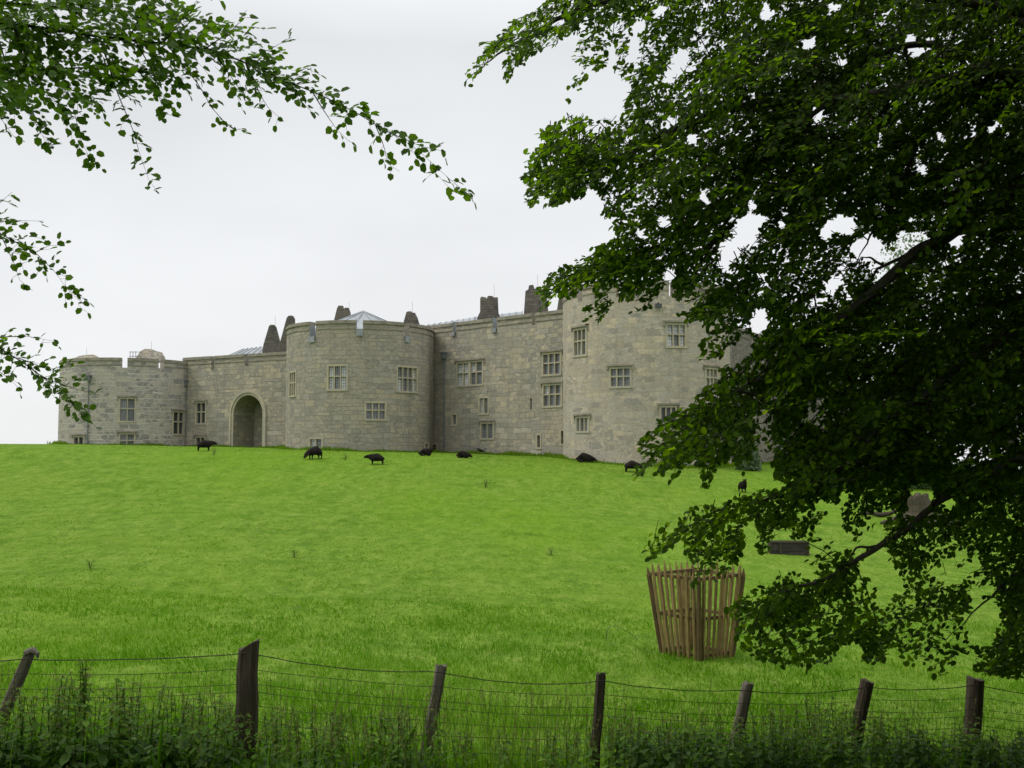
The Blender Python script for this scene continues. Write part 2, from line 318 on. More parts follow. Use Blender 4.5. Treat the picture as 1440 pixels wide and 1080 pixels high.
# ------------------------------------------------------------------ castle
class Cyl:
    def __init__(s, xl, xr, R):
        a, b = math.atan((xl - 720) / F), math.atan((xr - 720) / F); d = R / math.sin((b - a) / 2); az = (a + b) / 2
        s.c = Vector((math.sin(az) * d, math.cos(az) * d, 0)); s.R = R; s.n0 = -s.c.normalized(); s.r = Vector((-s.n0.y, s.n0.x, 0))
    def pt(s, u, v, d=0):
        a = u / s.R; p = s.c + (s.n0 * math.cos(a) + s.r * math.sin(a)) * (s.R - d); return Vector((p.x, p.y, v))
    def hit(s, px, py):
        d = ray(px, py); D = Vector((d.x, d.y, 0)); a = D.dot(D); b = -2 * D.dot(s.c); c = s.c.dot(s.c) - s.R ** 2
        q = b * b - 4 * a * c; t = (-b - math.sqrt(max(q, 0))) / (2 * a); p = d * t; q_ = Vector((p.x, p.y, 0)) - s.c
        return s.R * math.atan2(q_.dot(s.r), q_.dot(s.n0)), p.z
class Pln:
    def __init__(s, p0, p1):
        s.p0 = Vector((p0[0], p0[1], 0)); e = Vector((p1[0] - p0[0], p1[1] - p0[1], 0)); s.L = e.length; s.e = e.normalized(); s.n = Vector((s.e.y, -s.e.x, 0))
    def pt(s, u, v, d=0): p = s.p0 + s.e * u - s.n * d; return Vector((p.x, p.y, v))
    def hit(s, px, py):
        d = ray(px, py); t = s.p0.dot(s.n) / d.dot(s.n); p = d * t; return (Vector((p.x, p.y, 0)) - s.p0).dot(s.e), p.z
def pxY(px, Y): return ((px - 720) / F * Y, Y)
def wbox(mb, W, u0, u1, v0, v1, d0, d1, m=0, step=.5):
    n = max(1, int(math.ceil((u1 - u0) / step)))
    for i in range(n):
        a, b = u0 + (u1 - u0) * i / n, u0 + (u1 - u0) * (i + 1) / n
        c = [W.pt(a, v0, d0), W.pt(b, v0, d0), W.pt(b, v0, d1), W.pt(a, v0, d1), W.pt(a, v1, d0), W.pt(b, v1, d0), W.pt(b, v1, d1), W.pt(a, v1, d1)]
        q = [(0, 1, 5, 4), (3, 2, 1, 0), (4, 5, 6, 7), (2, 3, 7, 6)]
        if i == 0: q.append((3, 0, 4, 7))
        if i == n - 1: q.append((1, 2, 6, 5))
        uvc = [(a, v0), (b, v0), (b, v0), (a, v0), (a, v1), (b, v1), (b, v1), (a, v1)]
        for f in q: mb.poly([c[k] for k in f], [uvc[k] for k in f], m)
def wall(name, W, mat, u0, u1, v0, v1, holes, notches, parent, du=.4, deck=1.3, label=None):
    """holes (ua,ub,va,vb,depth); notches (ua,ub,vbottom)"""
    us = set(np.round(np.linspace(u0, u1, max(2, int((u1 - u0) / du) + 1)), 4)); vs = {v0, v1, v1 - deck}
    H_ = [(a, b, c, d, e) for a, b, c, d, e in holes] + [(a, b, c, v1 + 1, .65) for a, b, c in notches]
    for a, b, c, d, e in H_:
        us = {u for u in us if not (a - .06 < u < a + .06 or b - .06 < u < b + .06)} | {round(a, 4), round(b, 4)}; vs |= {round(c, 4)} | ({round(d, 4)} if d < v1 else set())
    us = sorted(us); vs = sorted(vs); mb = MB(); nu, nv = len(us) - 1, len(vs) - 1
    def empt(i, j):
        if i < 0 or i >= nu or j < 0: return 0
        if j >= nv: return .65
        u, v = (us[i] + us[i + 1]) / 2, (vs[j] + vs[j + 1]) / 2
        for a, b, c, d, e in H_:
            if a < u < b and c < v < d: return e
        return 0
    def Q(pts): mb.poly([W.pt(*p) for p in pts], [(p[0] + p[2], p[1] + p[2]) for p in pts])
    for i in range(nu):
        for j in range(nv):
            a, b, c, d = us[i], us[i + 1], vs[j], vs[j + 1]
            if empt(i, j): continue
            Q([(a, c, 0), (b, c, 0), (b, d, 0), (a, d, 0)])
            if c >= v1 - deck - .01: Q([(b, c, .65), (a, c, .65), (a, d, .65), (b, d, .65)])
            e = empt(i - 1, j)
            if e: Q([(a, c, e), (a, c, 0), (a, d, 0), (a, d, e)])
            e = empt(i + 1, j)
            if e: Q([(b, c, 0), (b, c, e), (b, d, e), (b, d, 0)])
            e = empt(i, j - 1)
            if e: Q([(a, c, e), (b, c, e), (b, c, 0), (a, c, 0)])
            e = empt(i, j + 1)
            if e: Q([(a, d, 0), (b, d, 0), (b, d, e), (a, d, e)])
    o = mb.build(name, mat, parent)
    cp = MB(); edges = [u0] + [x for n in sorted(notches) for x in n[:2]] + [u1]
    for k in range(0, len(edges), 2):
        wbox(cp, W, edges[k], edges[k + 1], v1 + .004, v1 + .15, -.10, .72); wbox(cp, W, edges[k], edges[k + 1], v1 + .154, v1 + .27, -.03, .62)
        wbox(cp, W, edges[k] + .02, edges[k + 1] - .02, v1 - .42, v1 - .32, -.05, .02)
    cp.build('coping', M['coping'], o)
    if label: o['label'] = label
    return o
castle = empty('castle', (0, 0, 0), 'grey stone castle with three round towers and battlements on top of the hill', 'castle')
RT = Cyl(792, 1028, 6.0); MT = Cyl(401.5, 609, 6.0); LT = Cyl(82, 278, 6.1)
WR = Pln(pxY(600, 91.0), pxY(800, 80.2))
_u = LT.hit(262, 570)[0]; _A = LT.pt(_u, 0, .02); _B = Vector((*pxY(412, 92.6), 0)); WL = Pln(_A + (_A - _B) * .04, _B)
FW = Pln(pxY(1012, 81.5), pxY(1200, 128))
def win(W, x0, x1, y0, y1, lights, rows, hood=True, glass='glass', blind=(), thick=None, holes=None, label=None):
    xc, yc = (x0 + x1) / 2, (y0 + y1) / 2
    ua, ub = W.hit(x0, yc)[0], W.hit(x1, yc)[0]; vb, va = W.hit(xc, y0)[1], W.hit(xc, y1)[1]
    B = .15; holes.append((ua - B, ub + B, va - B, vb + B, .34))
    fr = MB(); wbox(fr, W, ua - B + .004, ub + B - .004, vb, vb + B - .004, -.035, .3); wbox(fr, W, ua - B + .004, ub + B - .004, va - B + .004, va, -.06, .3)
    wbox(fr, W, ua - B + .004, ua, va + .003, vb - .003, -.03, .3); wbox(fr, W, ub, ub + B - .004, va + .003, vb - .003, -.03, .3)
    mu = .085; lw = (ub - ua - mu * (lights - 1)) / lights
    for k in range(1, lights):
        x = ua + k * lw + (k - 1) * mu; ex = .08 if thick == k else 0
        wbox(fr, W, x - ex, x + mu + ex, va + .003, vb - .003, -.005 - ex / 3, .16)
    vt = va + (vb - va) * .56
    if rows == 2: wbox(fr, W, ua + .003, ub - .003, vt - .05, vt + .05, .004, .155)
    o = fr.build('window', M['dressed'], castle)
    gl = MB()
    for k in range(lights):
        x = ua + k * (lw + mu)
        for r in range(rows):
            c, d = (va, vb) if rows == 1 else ((va, vt - .05), (vt + .05, vb))[r]
            bl = (k, r) in blind or k in blind
            q = [(x - .01, c - .01), (x + lw + .01, c - .01), (x + lw + .01, d + .01), (x - .01, d + .01)]
            tl = random.uniform(-.012, .012)
            gl.poly([W.pt(q[0][0], q[0][1], .17 + tl), W.pt(q[1][0], q[1][1], .17 - tl), W.pt(q[2][0], q[2][1], .17 - tl), W.pt(q[3][0], q[3][1], .17 + tl)],
                    [(p[0] - x, p[1] - c) for p in q], 1 if bl else 0)
    wbox(gl, W, ua - .05, ub + .05, va - .05, vb + .05, .22, .26)
    gl.build('pane', [M[glass], M['glass_blind']], o)
    if hood:
        hd = MB(); hu, hv = ua - B - .12, vb + B + .03
        wbox(hd, W, hu, ub + B + .12, hv, hv + .12, -.14, .05); wbox(hd, W, hu, hu + .1, hv - .26, hv - .004, -.11, .02); wbox(hd, W, ub + B + .02, ub + B + .12, hv - .26, hv - .004, -.11, .02)
        hd.build('drip_mould', M['coping'], o)
    if label: o['label'] = label
def notch(W, x0, x1, yb, ns): ns.append((W.hit(x0, yb)[0], W.hit(x1, yb)[0], W.hit((x0 + x1) / 2, yb)[1]))
def flash(W, n, drop=.5):
    mb = MB(); a, b, v = n; wbox(mb, W, a + .02, b - .02, v + .01, v + .06, -.14, .7); wbox(mb, W, a + .02, b - .02, v - drop, v + .006, -.15, -.105)
    wbox(mb, W, a + .004, a + .03, v + .07, v + .95, .02, .6)
    mb.build('lead_flashing', M['lead'], castle)
V0 = -4.0
# left tower
h, n = [], []
win(LT, 169, 189, 561, 592, 2, 2, holes=h, glass='glass'); win(LT, 169, 188, 611, 630, 2, 2, holes=h, glass='glass'); win(LT, 244, 258, 580, 610, 2, 2, holes=h, glass='glass_dark')
win(LT, 104, 117, 615, 631, 2, 1, holes=h, glass='glass_dark')
notch(LT, 170.5, 179, 517, n); notch(LT, 223, 230, 522, n)
vt = LT.hit(150, 507)[1]
wall('drum_tower', LT, M['stone_grey'], -PI * 6.1, PI * 6.1, V0, vt, h, n, castle, label='grey drum tower with pale mortar joints at the left end')
# mid tower
h, n = [], []
win(MT, 407.5, 415.5, 524, 556, 3, 2, False, holes=h, blind=(1,)); win(MT, 462, 487, 515, 547, 3, 2, False, holes=h, blind=(0, 2)); win(MT, 559.5, 586, 517, 550, 4, 2, False, holes=h, blind=((3, 0), (3, 1), (0, 0)))
win(MT, 515, 541, 567, 589, 3, 2, False, holes=h); win(MT, 436, 452, 617.5, 629, 2, 1, False, holes=h, blind=(0,)); win(MT, 598, 602, 624, 637, 1, 1, False, holes=h, glass='glass_dark')
for q in ((435, 444, 474), (500.5, 510.5, 465), (568.5, 575, 474)): notch(MT, *q, n)
vm = MT.hit(505, 455)[1]
wall('drum_tower', MT, M['stone_tower'], -PI * 6, PI * 6, V0, vm, h, n, castle, label='middle drum tower with lead spouts in its battlements')
for q in n: flash(MT, q, .42)
# right tower
h, n = [], []
win(RT, 807.5, 823.5, 464, 499, 3, 2, holes=h, blind=((1, 0),)); win(RT, 938.5, 963, 457, 486.5, 3, 2, holes=h, blind=(0, 2, (1, 1))); win(RT, 859, 885.5, 518.5, 543, 3, 2, holes=h)
win(RT, 993, 1008, 519.5, 545, 3, 2, holes=h, blind=(0, 1)); win(RT, 811, 827, 588, 606, 3, 1, holes=h, blind=(0, 2)); win(RT, 930, 950, 573, 594, 3, 1, holes=h, glass='glass_dark')
for q in ((812, 819, 424), (866, 873, 418), (941, 947, 416), (990, 996, 422)): notch(RT, *q, n)
vr = RT.hit(905, 400)[1]
wall('drum_tower', RT, M['stone_warm'], -PI * 6, PI * 6, V0, vr, h, n, castle, label='tall warm grey drum tower half hidden by leaves')
# middle curtain wall
h, n = [], []
win(WR, 643, 678, 510, 541, 4, 2, holes=h, thick=2, blind=(0, 1, (2, 1))); win(WR, 674.5, 686, 560, 581, 2, 1, False, holes=h, blind=(0,)); win(WR, 677, 693, 596, 616, 2, 1, holes=h)
win(WR, 636.5, 641.5, 583.5, 596.5, 1, 1, False, holes=h); win(WR, 764, 787.5, 498, 526, 3, 2, holes=h); win(WR, 764.5, 788.5, 542, 570.5, 3, 2, holes=h, blind=((0, 1),))
win(WR, 755.5, 759.5, 612, 629, 1, 1, False, holes=h, glass='glass_dark'); win(WR, 789, 793, 606, 624, 1, 1, False, holes=h, glass='glass_dark'); win(WR, 606.5, 613.5, 625.5, 640, 1, 1, False, holes=h, glass='glass_dark')
h.append((*[WR.hit(x, 567)[0] for x in (745.5, 748.5)], WR.hit(747, 576)[1], WR.hit(747, 560)[1], .2))
for q in ((636, 641, 468), (692.5, 699, 463), (748, 753, 457)): notch(WR, *q, n)
vw = WR.hit(700, 451)[1]
wall('curtain_wall', WR, M['stone_wall'], 0, WR.L, V0, vw, h, n, castle, label='curtain wall between the middle and right towers')
for q in n[:2]: flash(WR, q, .25)
mb = MB(); a_, b_ = [WR.hit(x, 567)[0] for x in (745.5, 748.5)]; wbox(mb, WR, a_ - .05, b_ + .05, WR.hit(747, 576)[1] - .05, WR.hit(747, 560)[1] + .05, .14, .3); mb.build('blocked_slit', M['stone_wall'], castle)
# left curtain wall with the arch
h, n = [], []
win(WL, 276.5, 288.5, 567, 595, 2, 2, holes=h, glass='glass_dark'); win(WL, 276, 287.5, 615.5, 631, 2, 1, holes=h, glass='glass_dark')
for q in ((297, 301, 520), (344, 349.5, 515)): notch(WL, *q, n)
aL, aR = WL.hit(328.5, 600)[0], WL.hit(369, 600)[0]; aC, aRad = (aL + aR) / 2, (aR - aL) / 2; aTop = WL.hit(349, 556)[1]; aSp = aTop - aRad
h.append((aL, aR, V0, aTop + .3, 1e-5))
vl = WL.hit(330, 503)[1]
wall('curtain_wall', WL, M['stone_wall'], 0, WL.L + 1, V0, vl, h, n, castle, label='curtain wall pierced by a tall round arch')
mb = MB(); N_ = 20; dep = 2.6
arc = [(aC - math.cos(PI * k / N_) * aRad, aSp + math.sin(PI * k / N_) * aRad) for k in range(N_ + 1)]
for k in range(N_):
    (a, c), (b, d) = arc[k], arc[k + 1]; t = aTop + .3
    mb.poly([WL.pt(a, c, 0), WL.pt(b, d, 0), WL.pt(b, t, 0), WL.pt(a, t, 0)], [(a, c), (b, d), (b, t), (a, t)])
    mb.poly([WL.pt(a, c, 0), WL.pt(a, c, dep), WL.pt(b, d, dep), WL.pt(b, d, 0)], [(0, k * .4), (dep, k * .4), (dep, k * .4 + .4), (0, k * .4 + .4)])
for u in (aL, aR): mb.poly([WL.pt(u, V0, 0), WL.pt(u, V0, dep), WL.pt(u, aSp, dep), WL.pt(u, aSp, 0)], [(0, V0), (dep, V0), (dep, aSp), (0, aSp)])
mb.poly([WL.pt(aL, V0, dep), WL.pt(aR, V0, dep), WL.pt(aR, aTop, dep), WL.pt(aL, aTop, dep)], [(aL, V0), (aR, V0), (aR, aTop), (aL, aTop)])
ar = mb.build('archway', M['stone_wall'], castle)
mb = MB()
for r0, r1, d0 in ((.03, .24, -.05), (.25, .46, -.13)):
    ring = lambda rr: [(aC - (aRad + rr), V0)] + [(aC - math.cos(PI * k / N_) * (aRad + rr), aSp + math.sin(PI * k / N_) * (aRad + rr)) for k in range(N_ + 1)] + [(aC + aRad + rr, V0)]
    A, B_ = ring(r0), ring(r1)
    for k in range(len(A) - 1):
        c = [WL.pt(*A[k], d0), WL.pt(*A[k + 1], d0), WL.pt(*B_[k + 1], d0), WL.pt(*B_[k], d0), WL.pt(*A[k], .05), WL.pt(*A[k + 1], .05), WL.pt(*B_[k + 1], .05), WL.pt(*B_[k], .05)]
        mb.box8(c)
mb.build('arch_moulding', M['dressed'], ar)
# wall running back behind the right tower, and a corner tower far along it
wall('curtain_wall', FW, M['stone_rough'], -3, FW.L, V0 - 2, FW.hit(1063, 473)[1], [], [(9, 9.7, FW.hit(1063, 473)[1] - .8), (18, 18.7, FW.hit(1063, 473)[1] - .8)], castle, label='dark rubble wall running back beside the right tower')
# decks behind the parapets
for W, v in ((LT, vt), (MT, vm), (RT, vr)):
    mb = MB(); mb.poly([W.pt(W.R * a, v - 1.3, .6) for a in np.linspace(-PI, PI, 48, endpoint=False)]); mb.build('roof_deck', M['lead'], castle)
for W, v, L in ((WL, vl, WL.L), (WR, vw, WR.L), (FW, FW.hit(1063, 473)[1], FW.L)):
    mb = MB(); wbox(mb, W, 0, L, v - 1.35, v - 1.2, .6, 7, step=30); mb.build('roof_deck', M['lead'], castle); mb = MB(); wbox(mb, W, 0, L, V0, v - 1.36, 6.4, 7.0, step=30); mb.build('rear_wall', M['stone_rough'], castle)
# lead roofs
def hip(name, ridge, eave, Y, back):             # ridge, eave: pixel polylines of equal length
    mb = MB(); R_ = [P(x, y, Y + back) for x, y in ridge]; E_ = [P(x, y, Y) for x, y in eave]
    for k in range(len(R_) - 1):
        a, b, c, d = E_[k], E_[k + 1], R_[k + 1], R_[k]
        mb.poly([a, b, c, d]); nn = max(2, int((b - a).length / .6))
        for j in range(nn + 1):
            q, r = a.lerp(b, j / nn), d.lerp(c, j / nn); mb.tube([q + Vector((0, -.03, .05)), r + Vector((0, -.03, .05))], .04, 5)
        a2, b2 = a + Vector((0, 2 * back, 0)), b + Vector((0, 2 * back, 0)); mb.poly([d, c, b2, a2])
    mb.poly([E_[0], R_[0], E_[0] + Vector((0, 2 * back, 0))]); mb.poly([E_[-1], R_[-1], E_[-1] + Vector((0, 2 * back, 0))])
    return mb.build(name, M['lead'], castle)
hip('roof', [(343, 491), (397, 484)], [(318, 502), (400, 494)], 104, 3.0)
hip('roof', [(596, 458), (668, 446), (735, 438)], [(580, 466), (668, 455), (735, 446)], 95, 3)
mb = MB(); ap = P(511, 438, MT.c.y + 0); rr = 4.7; zb = vm - .25
for k in range(14):
    a, b = 2 * PI * k / 14, 2 * PI * (k + 1) / 14; p = MT.c + Vector((math.sin(a) * rr, math.cos(a) * rr, zb)); q = MT.c + Vector((math.sin(b) * rr, math.cos(b) * rr, zb))
    mb.poly([p, q, ap]); mb.tube([p, ap + Vector((0, 0, .04))], .06, 5); mb.poly([p, q, q - Vector((0, 0, 1)), p - Vector((0, 0, 1))])
mb.build('roof', M['lead'], castle)
# chimney stacks: front outline in pixels, real thickness
def stack(pts, Y, th, mat='stone_dark', label=None, name='chimney'):
    mb = MB(); f_ = [P(x, y, Y) for x, y in pts]; zmin, zmax = min(p.z for p in f_), max(p.z for p in f_)
    def sh(p, s): k = (p.z - zmin) / max(zmax - zmin, .1); return p + Vector((0, s * th / 2 * (1 - .55 * k) + th / 2, 0))
    A, B_ = [sh(p, -1) for p in f_], [sh(p, 1) for p in f_]; n_ = len(A)
    mb.poly(A, [(p.x, p.z) for p in A]); mb.poly(B_[::-1], [(p.x, p.z) for p in B_[::-1]])
    for k in range(n_): j = (k + 1) % n_; mb.poly([A[j], A[k], B_[k], B_[j]], [(A[j].x, A[j].z), (A[k].x, A[k].z), (B_[k].x + th, B_[k].z), (B_[j].x + th, B_[j].z)])
    o = mb.build(name, M[mat], castle)
    if label: o['label'] = label
stack([(368, 500), (370, 484), (377, 458), (379, 456), (384, 456), (386, 459), (392, 484), (393, 500)], 101, 1.3, label='tapering chimney stub, left of two')
stack([(392, 500), (394, 478), (402, 446), (405, 443), (410, 443), (412, 447), (412, 455), (415, 462), (414, 500)], 95, 1.3, label='taller tapering chimney stub behind the middle tower')
stack([(466, 470), (469, 451), (473, 433), (475, 429), (481, 429), (482, 436), (484, 432), (489, 432), (491, 438), (492, 470)], 97, 1.2, label='twin topped chimney on the middle tower')
stack([(564, 475), (567, 453), (571, 438), (574, 437), (578, 437), (579, 439), (583, 439), (586, 445), (589, 455), (590, 475)], 97, 1.2)
stack([(670, 470), (671, 446), (675, 438), (675, 418), (677, 416), (683, 417), (684, 419), (686, 415), (692, 415), (694, 417), (700, 417), (701, 440), (704, 446), (704, 470)], 93, 1.6, label='broad clustered chimney on the curtain wall')
stack([(736, 465), (737, 437), (739, 408), (743, 406), (744, 400), (750, 399), (752, 405), (760, 405), (768, 408), (771, 435), (772, 465)], 91, 1.8, label='broad dark chimney next to the right tower')
stack([(103, 508), (104, 503), (109, 500), (119, 498.5), (128, 498), (133, 502), (135, 508)], 100, 1.6, 'stone_wall', name='ruined_stack')
stack([(188, 508), (192, 500), (195, 494), (201, 490), (210, 490), (216, 493), (222, 494), (225, 500), (226, 508)], 100.8, 1.6, 'stone_wall', name='ruined_stack')
stack([(783, 440), (786, 420), (789, 414), (797, 414), (797, 440)], 88, 1.2)
mb = MB()
for x in (183, 187, 191): mb.tube([P(x, 515, 100.3), P(x, 494, 100.3)], .025, 5)
for y in (495, 501): mb.tube([P(182, y, 100.3), P(200, y, 100.3)], .025, 5)
mb.build('handrail', M['iron'], castle)
for x, y0, y1, Y in ((122, 489, 503, 102), (213, 480, 491, 102), (387, 444, 458, 100), (695, 400, 416, 93), (756, 386, 404, 91), (580, 424, 438, 97), (491, 425, 436, 97)):
    mb = MB(); mb.tube([P(x, y1 + 3, Y + .8), P(x, y0, Y + .8)], .012, 4); mb.build('lightning_rod', M['iron'], castle)
def drain(W, x, y0, y1):
    u, v = W.hit(x, y0); v1 = W.hit(x, y1)[1] - .6; mb = MB(); mb.tube([W.pt(u, v - .3, -.1), W.pt(u, v1, -.1)], .055, 8)
    for k in range(4): vv = v1 + (v - v1) * (k + .6) / 4.4; wbox(mb, W, u - .09, u + .09, vv, vv + .09, -.17, .02)
    o = mb.build('drainpipe', M['pipe'], castle); mb = MB(); wbox(mb, W, u - .2, u + .2, v - .32, v + .12, -.34, .02); wbox(mb, W, u - .27, u + .27, v + .123, v + .22, -.38, .02); mb.build('hopper', M['pipe'], o)
drain(WL, 262.5, 538, 632); drain(WR, 626, 499, 637); drain(LT, 126, 531, 628)
mb = MB(); u, v = RT.hit(925, 431); wbox(mb, RT, u - .2, u + .2, v - .14, v + .14, -.45, -.15); wbox(mb, RT, u - .04, u + .04, v + .145, v + .25, -.35, .02); mb.build('floodlight', M['iron'], castle)
# ------------------------------------------------------------------ wire helper / fence
fence = empty('field_fence', (0, 12, hz(0, 12)), 'old wooden post fence strung with wire along the bottom of the pasture', 'fence')
fi = Matrix.Translation(-Vector(fence.location))
def addf(mb, name, mat, parent=None, smooth=False):
    o = mb.build(name, mat, parent or fence, smooth)
    if parent is None: o.location = -Vector(fence.location)
    return o
PX = [(-260, 905, 9.8, .1, 0), (42, 915, 10.4, .098, 9.6), (350, 907, 11.0, .185, .5), (621, 935, 11.7, .115, 4.4), (845, 947, 12.3, .105, 2.0), (1052, 961, 12.9, .12, 6.2), (1219, 957, 13.4, .165, 5.6), (1372, 954, 13.9, .215, 2.3), (1640, 985, 14.6, .12, 0)]
tops = []
for i, (x, y, Y, wd, lean) in enumerate(PX):
    t = P(x, y, Y); ln = math.tan(math.radians(lean * 2.2)); g = hz(t.x - ln * 1.2, Y) - .35; hgt = t.z - g
    base = Vector((t.x - ln * hgt, Y, g)); mb = MB(); n_ = 10 if i in (6, 7) else 4; rings = 7
    rad = [wd * .5 * (1.3 if n_ == 4 else 1.0) * (1.08 - .1 * k / (rings - 1)) for k in range(rings)]
    pts = [base.lerp(t, k / (rings - 1)) + Vector((random.uniform(-.008, .008), 0, 0)) for k in range(rings)]
    # split / rough posts: rectangular sawn section or round, with an uneven sawn top
    R_ = []
    ang0 = random.uniform(.2, .5)
    nn = 12
    for k, p in enumerate(pts):
        ring = []
        for j in range(nn):
            a = 2 * PI * j / nn
            if n_ == 4: ca, sa = math.cos(a), math.sin(a); m_ = max(abs(ca), abs(sa)); rr_ = rad[k] / 1.25 / max(m_, .75)
            else: rr_ = rad[k]
            rr_ *= 1 + random.uniform(-.05, .05)
            q = p + Vector((math.cos(a + ang0 * 0) * rr_, math.sin(a) * rr_, 0))
            if k == rings - 1: q.z += random.uniform(-.02, .02) + (.045 * math.cos(a) if i == 2 else -.016 * math.cos(a) if i in (6, 7) else 0)
            ring.append(q)
        R_.append(ring)
    for k in range(rings - 1):
        for j in range(nn): jj = (j + 1) % nn; mb.poly([R_[k][j], R_[k][jj], R_[k + 1][jj], R_[k + 1][j]])
    c_ = sum(R_[-1], Vector()) / nn - Vector((0, 0, .012))
    for j in range(nn): mb.poly([R_[-1][j], R_[-1][(j + 1) % nn], c_])
    if i == 1:                                     # the broken curl of wood on the leaning post
        mb.tube([t + Vector((-.02, -.03, -.02)), t + Vector((.05, -.05, .015)), t + Vector((.1, -.06, -.02)), t + Vector((.105, -.06, -.06))], [.036, .032, .022, .010], 7)
    o = addf(mb, 'fence_post', M['post_grey'] if i in (1, 3, 5) else M['post'])
    lab = {1: 'silvered split post leaning far to the right', 2: 'thick square post with a split slanting top', 3: 'slim silvered post leaning a little', 6: 'round dark post leaning to the right', 7: 'thickest round dark post with a dished top'}.get(i)
    if lab: o['label'] = lab
    tops.append((t, base))
def strand(drop, sagk, r, name, seed):
    rr = random.Random(seed); mb = MB(); pts = []
    for i in range(len(tops) - 1):
        (t0, b0), (t1, b1) = tops[i], tops[i + 1]; u0, u1 = (b0 - t0).normalized(), (b1 - t1).normalized()
        a, b = t0 + u0 * (drop + rr.uniform(-.012, .012)) + Vector((0, -.09, 0)), t1 + u1 * (drop + rr.uniform(-.012, .012)) + Vector((0, -.09, 0)); sg = sagk * rr.uniform(.5, 1.5)
        for k in range(14):
            s = k / 14; p = a.lerp(b, s); p.z -= sg * 4 * s * (1 - s) + rr.uniform(-.003, .003); pts.append(p)
    mb.tube(pts, r, 5)
    return addf(mb, name, M['wire']), pts
strand(.06, .05, .0052, 'wire', 1)
net = []
for k, dr in enumerate((.215, .36, .44, .57, .72, .88, 1.05)):
    net.append(strand(dr, .025, .0030, 'wire', 5 + k)[1])
mb = MB(); L_ = len(net[0])
for k in range(1, L_ - 1):
    for f_ in (0, .5):
        pp = [q[k].lerp(q[k + 1], f_) if k + 1 < L_ else q[k] for q in net]; mb.tube(pp, .0015, 3, False)
addf(mb, 'stock_netting', M['wire'])
# ------------------------------------------------------------------ tree guard in the pasture
def guard():
    bx, by = P(975, 920, 23.0).x, 23.0
    by = 23.6; bx = P(981, 920, by).x; g = empty('tree_guard', (bx, by, hz(bx, by)), 'flared cage of pointed cleft chestnut pales standing in the pasture', 'tree guard'); inv = -Vector(g.location)
    zt = P(975, 803, 23.0).z; zb = g.location.z - .12; rt, rb = 1.03, .73     # half diagonals, top and bottom
    cx_t, cx_b = P(978, 803, 23.6).x, P(980, 920, 23.6).x
    dirs = [(-.1, -1), (1, -.1), (.1, 1), (-1, .1)]
    ct = [Vector((cx_t + rt * d[0], by + rt * d[1], zt)) for d in dirs]; cb = [Vector((cx_b + rb * d[0], by + rb * d[1], zb + hz(cx_b + rb * d[0], by + rb * d[1]) - g.location.z)) for d in dirs]
    proto = []
    def pale(b, t, wd, mat, name, parent):
        mb = MB(); ax = (t - b); L = ax.length; ax.normalize(); side = Vector((random.uniform(-1, 1), random.uniform(-1, 1), 0)).normalized(); oth = ax.cross(side).normalized(); side = oth.cross(ax)
        R_ = []
        for s, k in ((0, 1.05), (.25, 1.1), (.5, 1), (.75, .98), ((L - .2) / L, .95), ((L - .012) / L, .16)):
            c = b + ax * L * s + (side + oth) * random.uniform(-.006, .006); a = wd * .5 * k
            R_.append([c + side * (a * math.cos(q)) * random.uniform(.92, 1.08) + oth * (a * .8 * math.sin(q)) * random.uniform(.9, 1.1) for q in (.5, 1.4, 2.6, 3.7, 5.2)])
        for k in range(len(R_) - 1):
            for j in range(5): jj = (j + 1) % 5; mb.poly([R_[k][j], R_[k][jj], R_[k + 1][jj], R_[k + 1][j]])
        mb.poly(R_[-1]); o = mb.build(name, M[mat], parent); o.location = inv; return o
    for s in range(4):
        a, b, c, d = cb[s], cb[(s + 1) % 4], ct[s], ct[(s + 1) % 4]
        nrm_ = Vector((dirs[s][0] + dirs[(s + 1) % 4][0], dirs[s][1] + dirs[(s + 1) % 4][1], 0)).normalized()
        npl = 7
        for k in range(npl):
            f = (k + .75) / (npl + .5) + random.uniform(-.012, .012); j = random.uniform(.05, .14)
            q = a.lerp(b, f + random.uniform(-.008, .008)) + nrm_ * .02; t = c.lerp(d, f) + nrm_ * .02 + Vector((0, 0, j)); pale(q, t, random.uniform(.066, .092), 'paling', 'pale', g)
        for fr in (.1, .5, .93):
            mb = MB(); p, q = a.lerp(c, fr), b.lerp(d, fr); e_ = (q - p).normalized(); u_ = Vector((0, 0, 1))
            cc = []
            for z in (-.035, .035):
                for x, n_ in ((p, .0), (q, .0), (q, .05), (p, .05)): cc.append(x - nrm_ * (.03 + n_) + u_ * z)
            mb.box8(cc); o = mb.build('rail', M['paling_dark'], g); o.location = inv
        pale(cb[s], ct[s] + Vector((0, 0, .02)), .125, 'paling_dark', 'corner_post', g)
    mb = MB(); q = P(990, 905, 23.4); zz = hz(q.x, 23.7); mb.tube([Vector((q.x, 23.7, zz - .05)), Vector((q.x + .01, 23.7, zz + .62))], [.045, .05], 10)
    for k in range(10): mb.tube([Vector((q.x + .055 * math.cos(k), 23.7 + .055 * math.sin(k), zz + .6)), Vector((q.x + .055 * math.cos(k + .63), 23.7 + .055 * math.sin(k + .63), zz + .62))], .008, 4)
    tag(mb.build('tree_tube', M['tube']), 'pale plastic tree tube standing inside the wooden tree guard', 'tree tube')
guard()
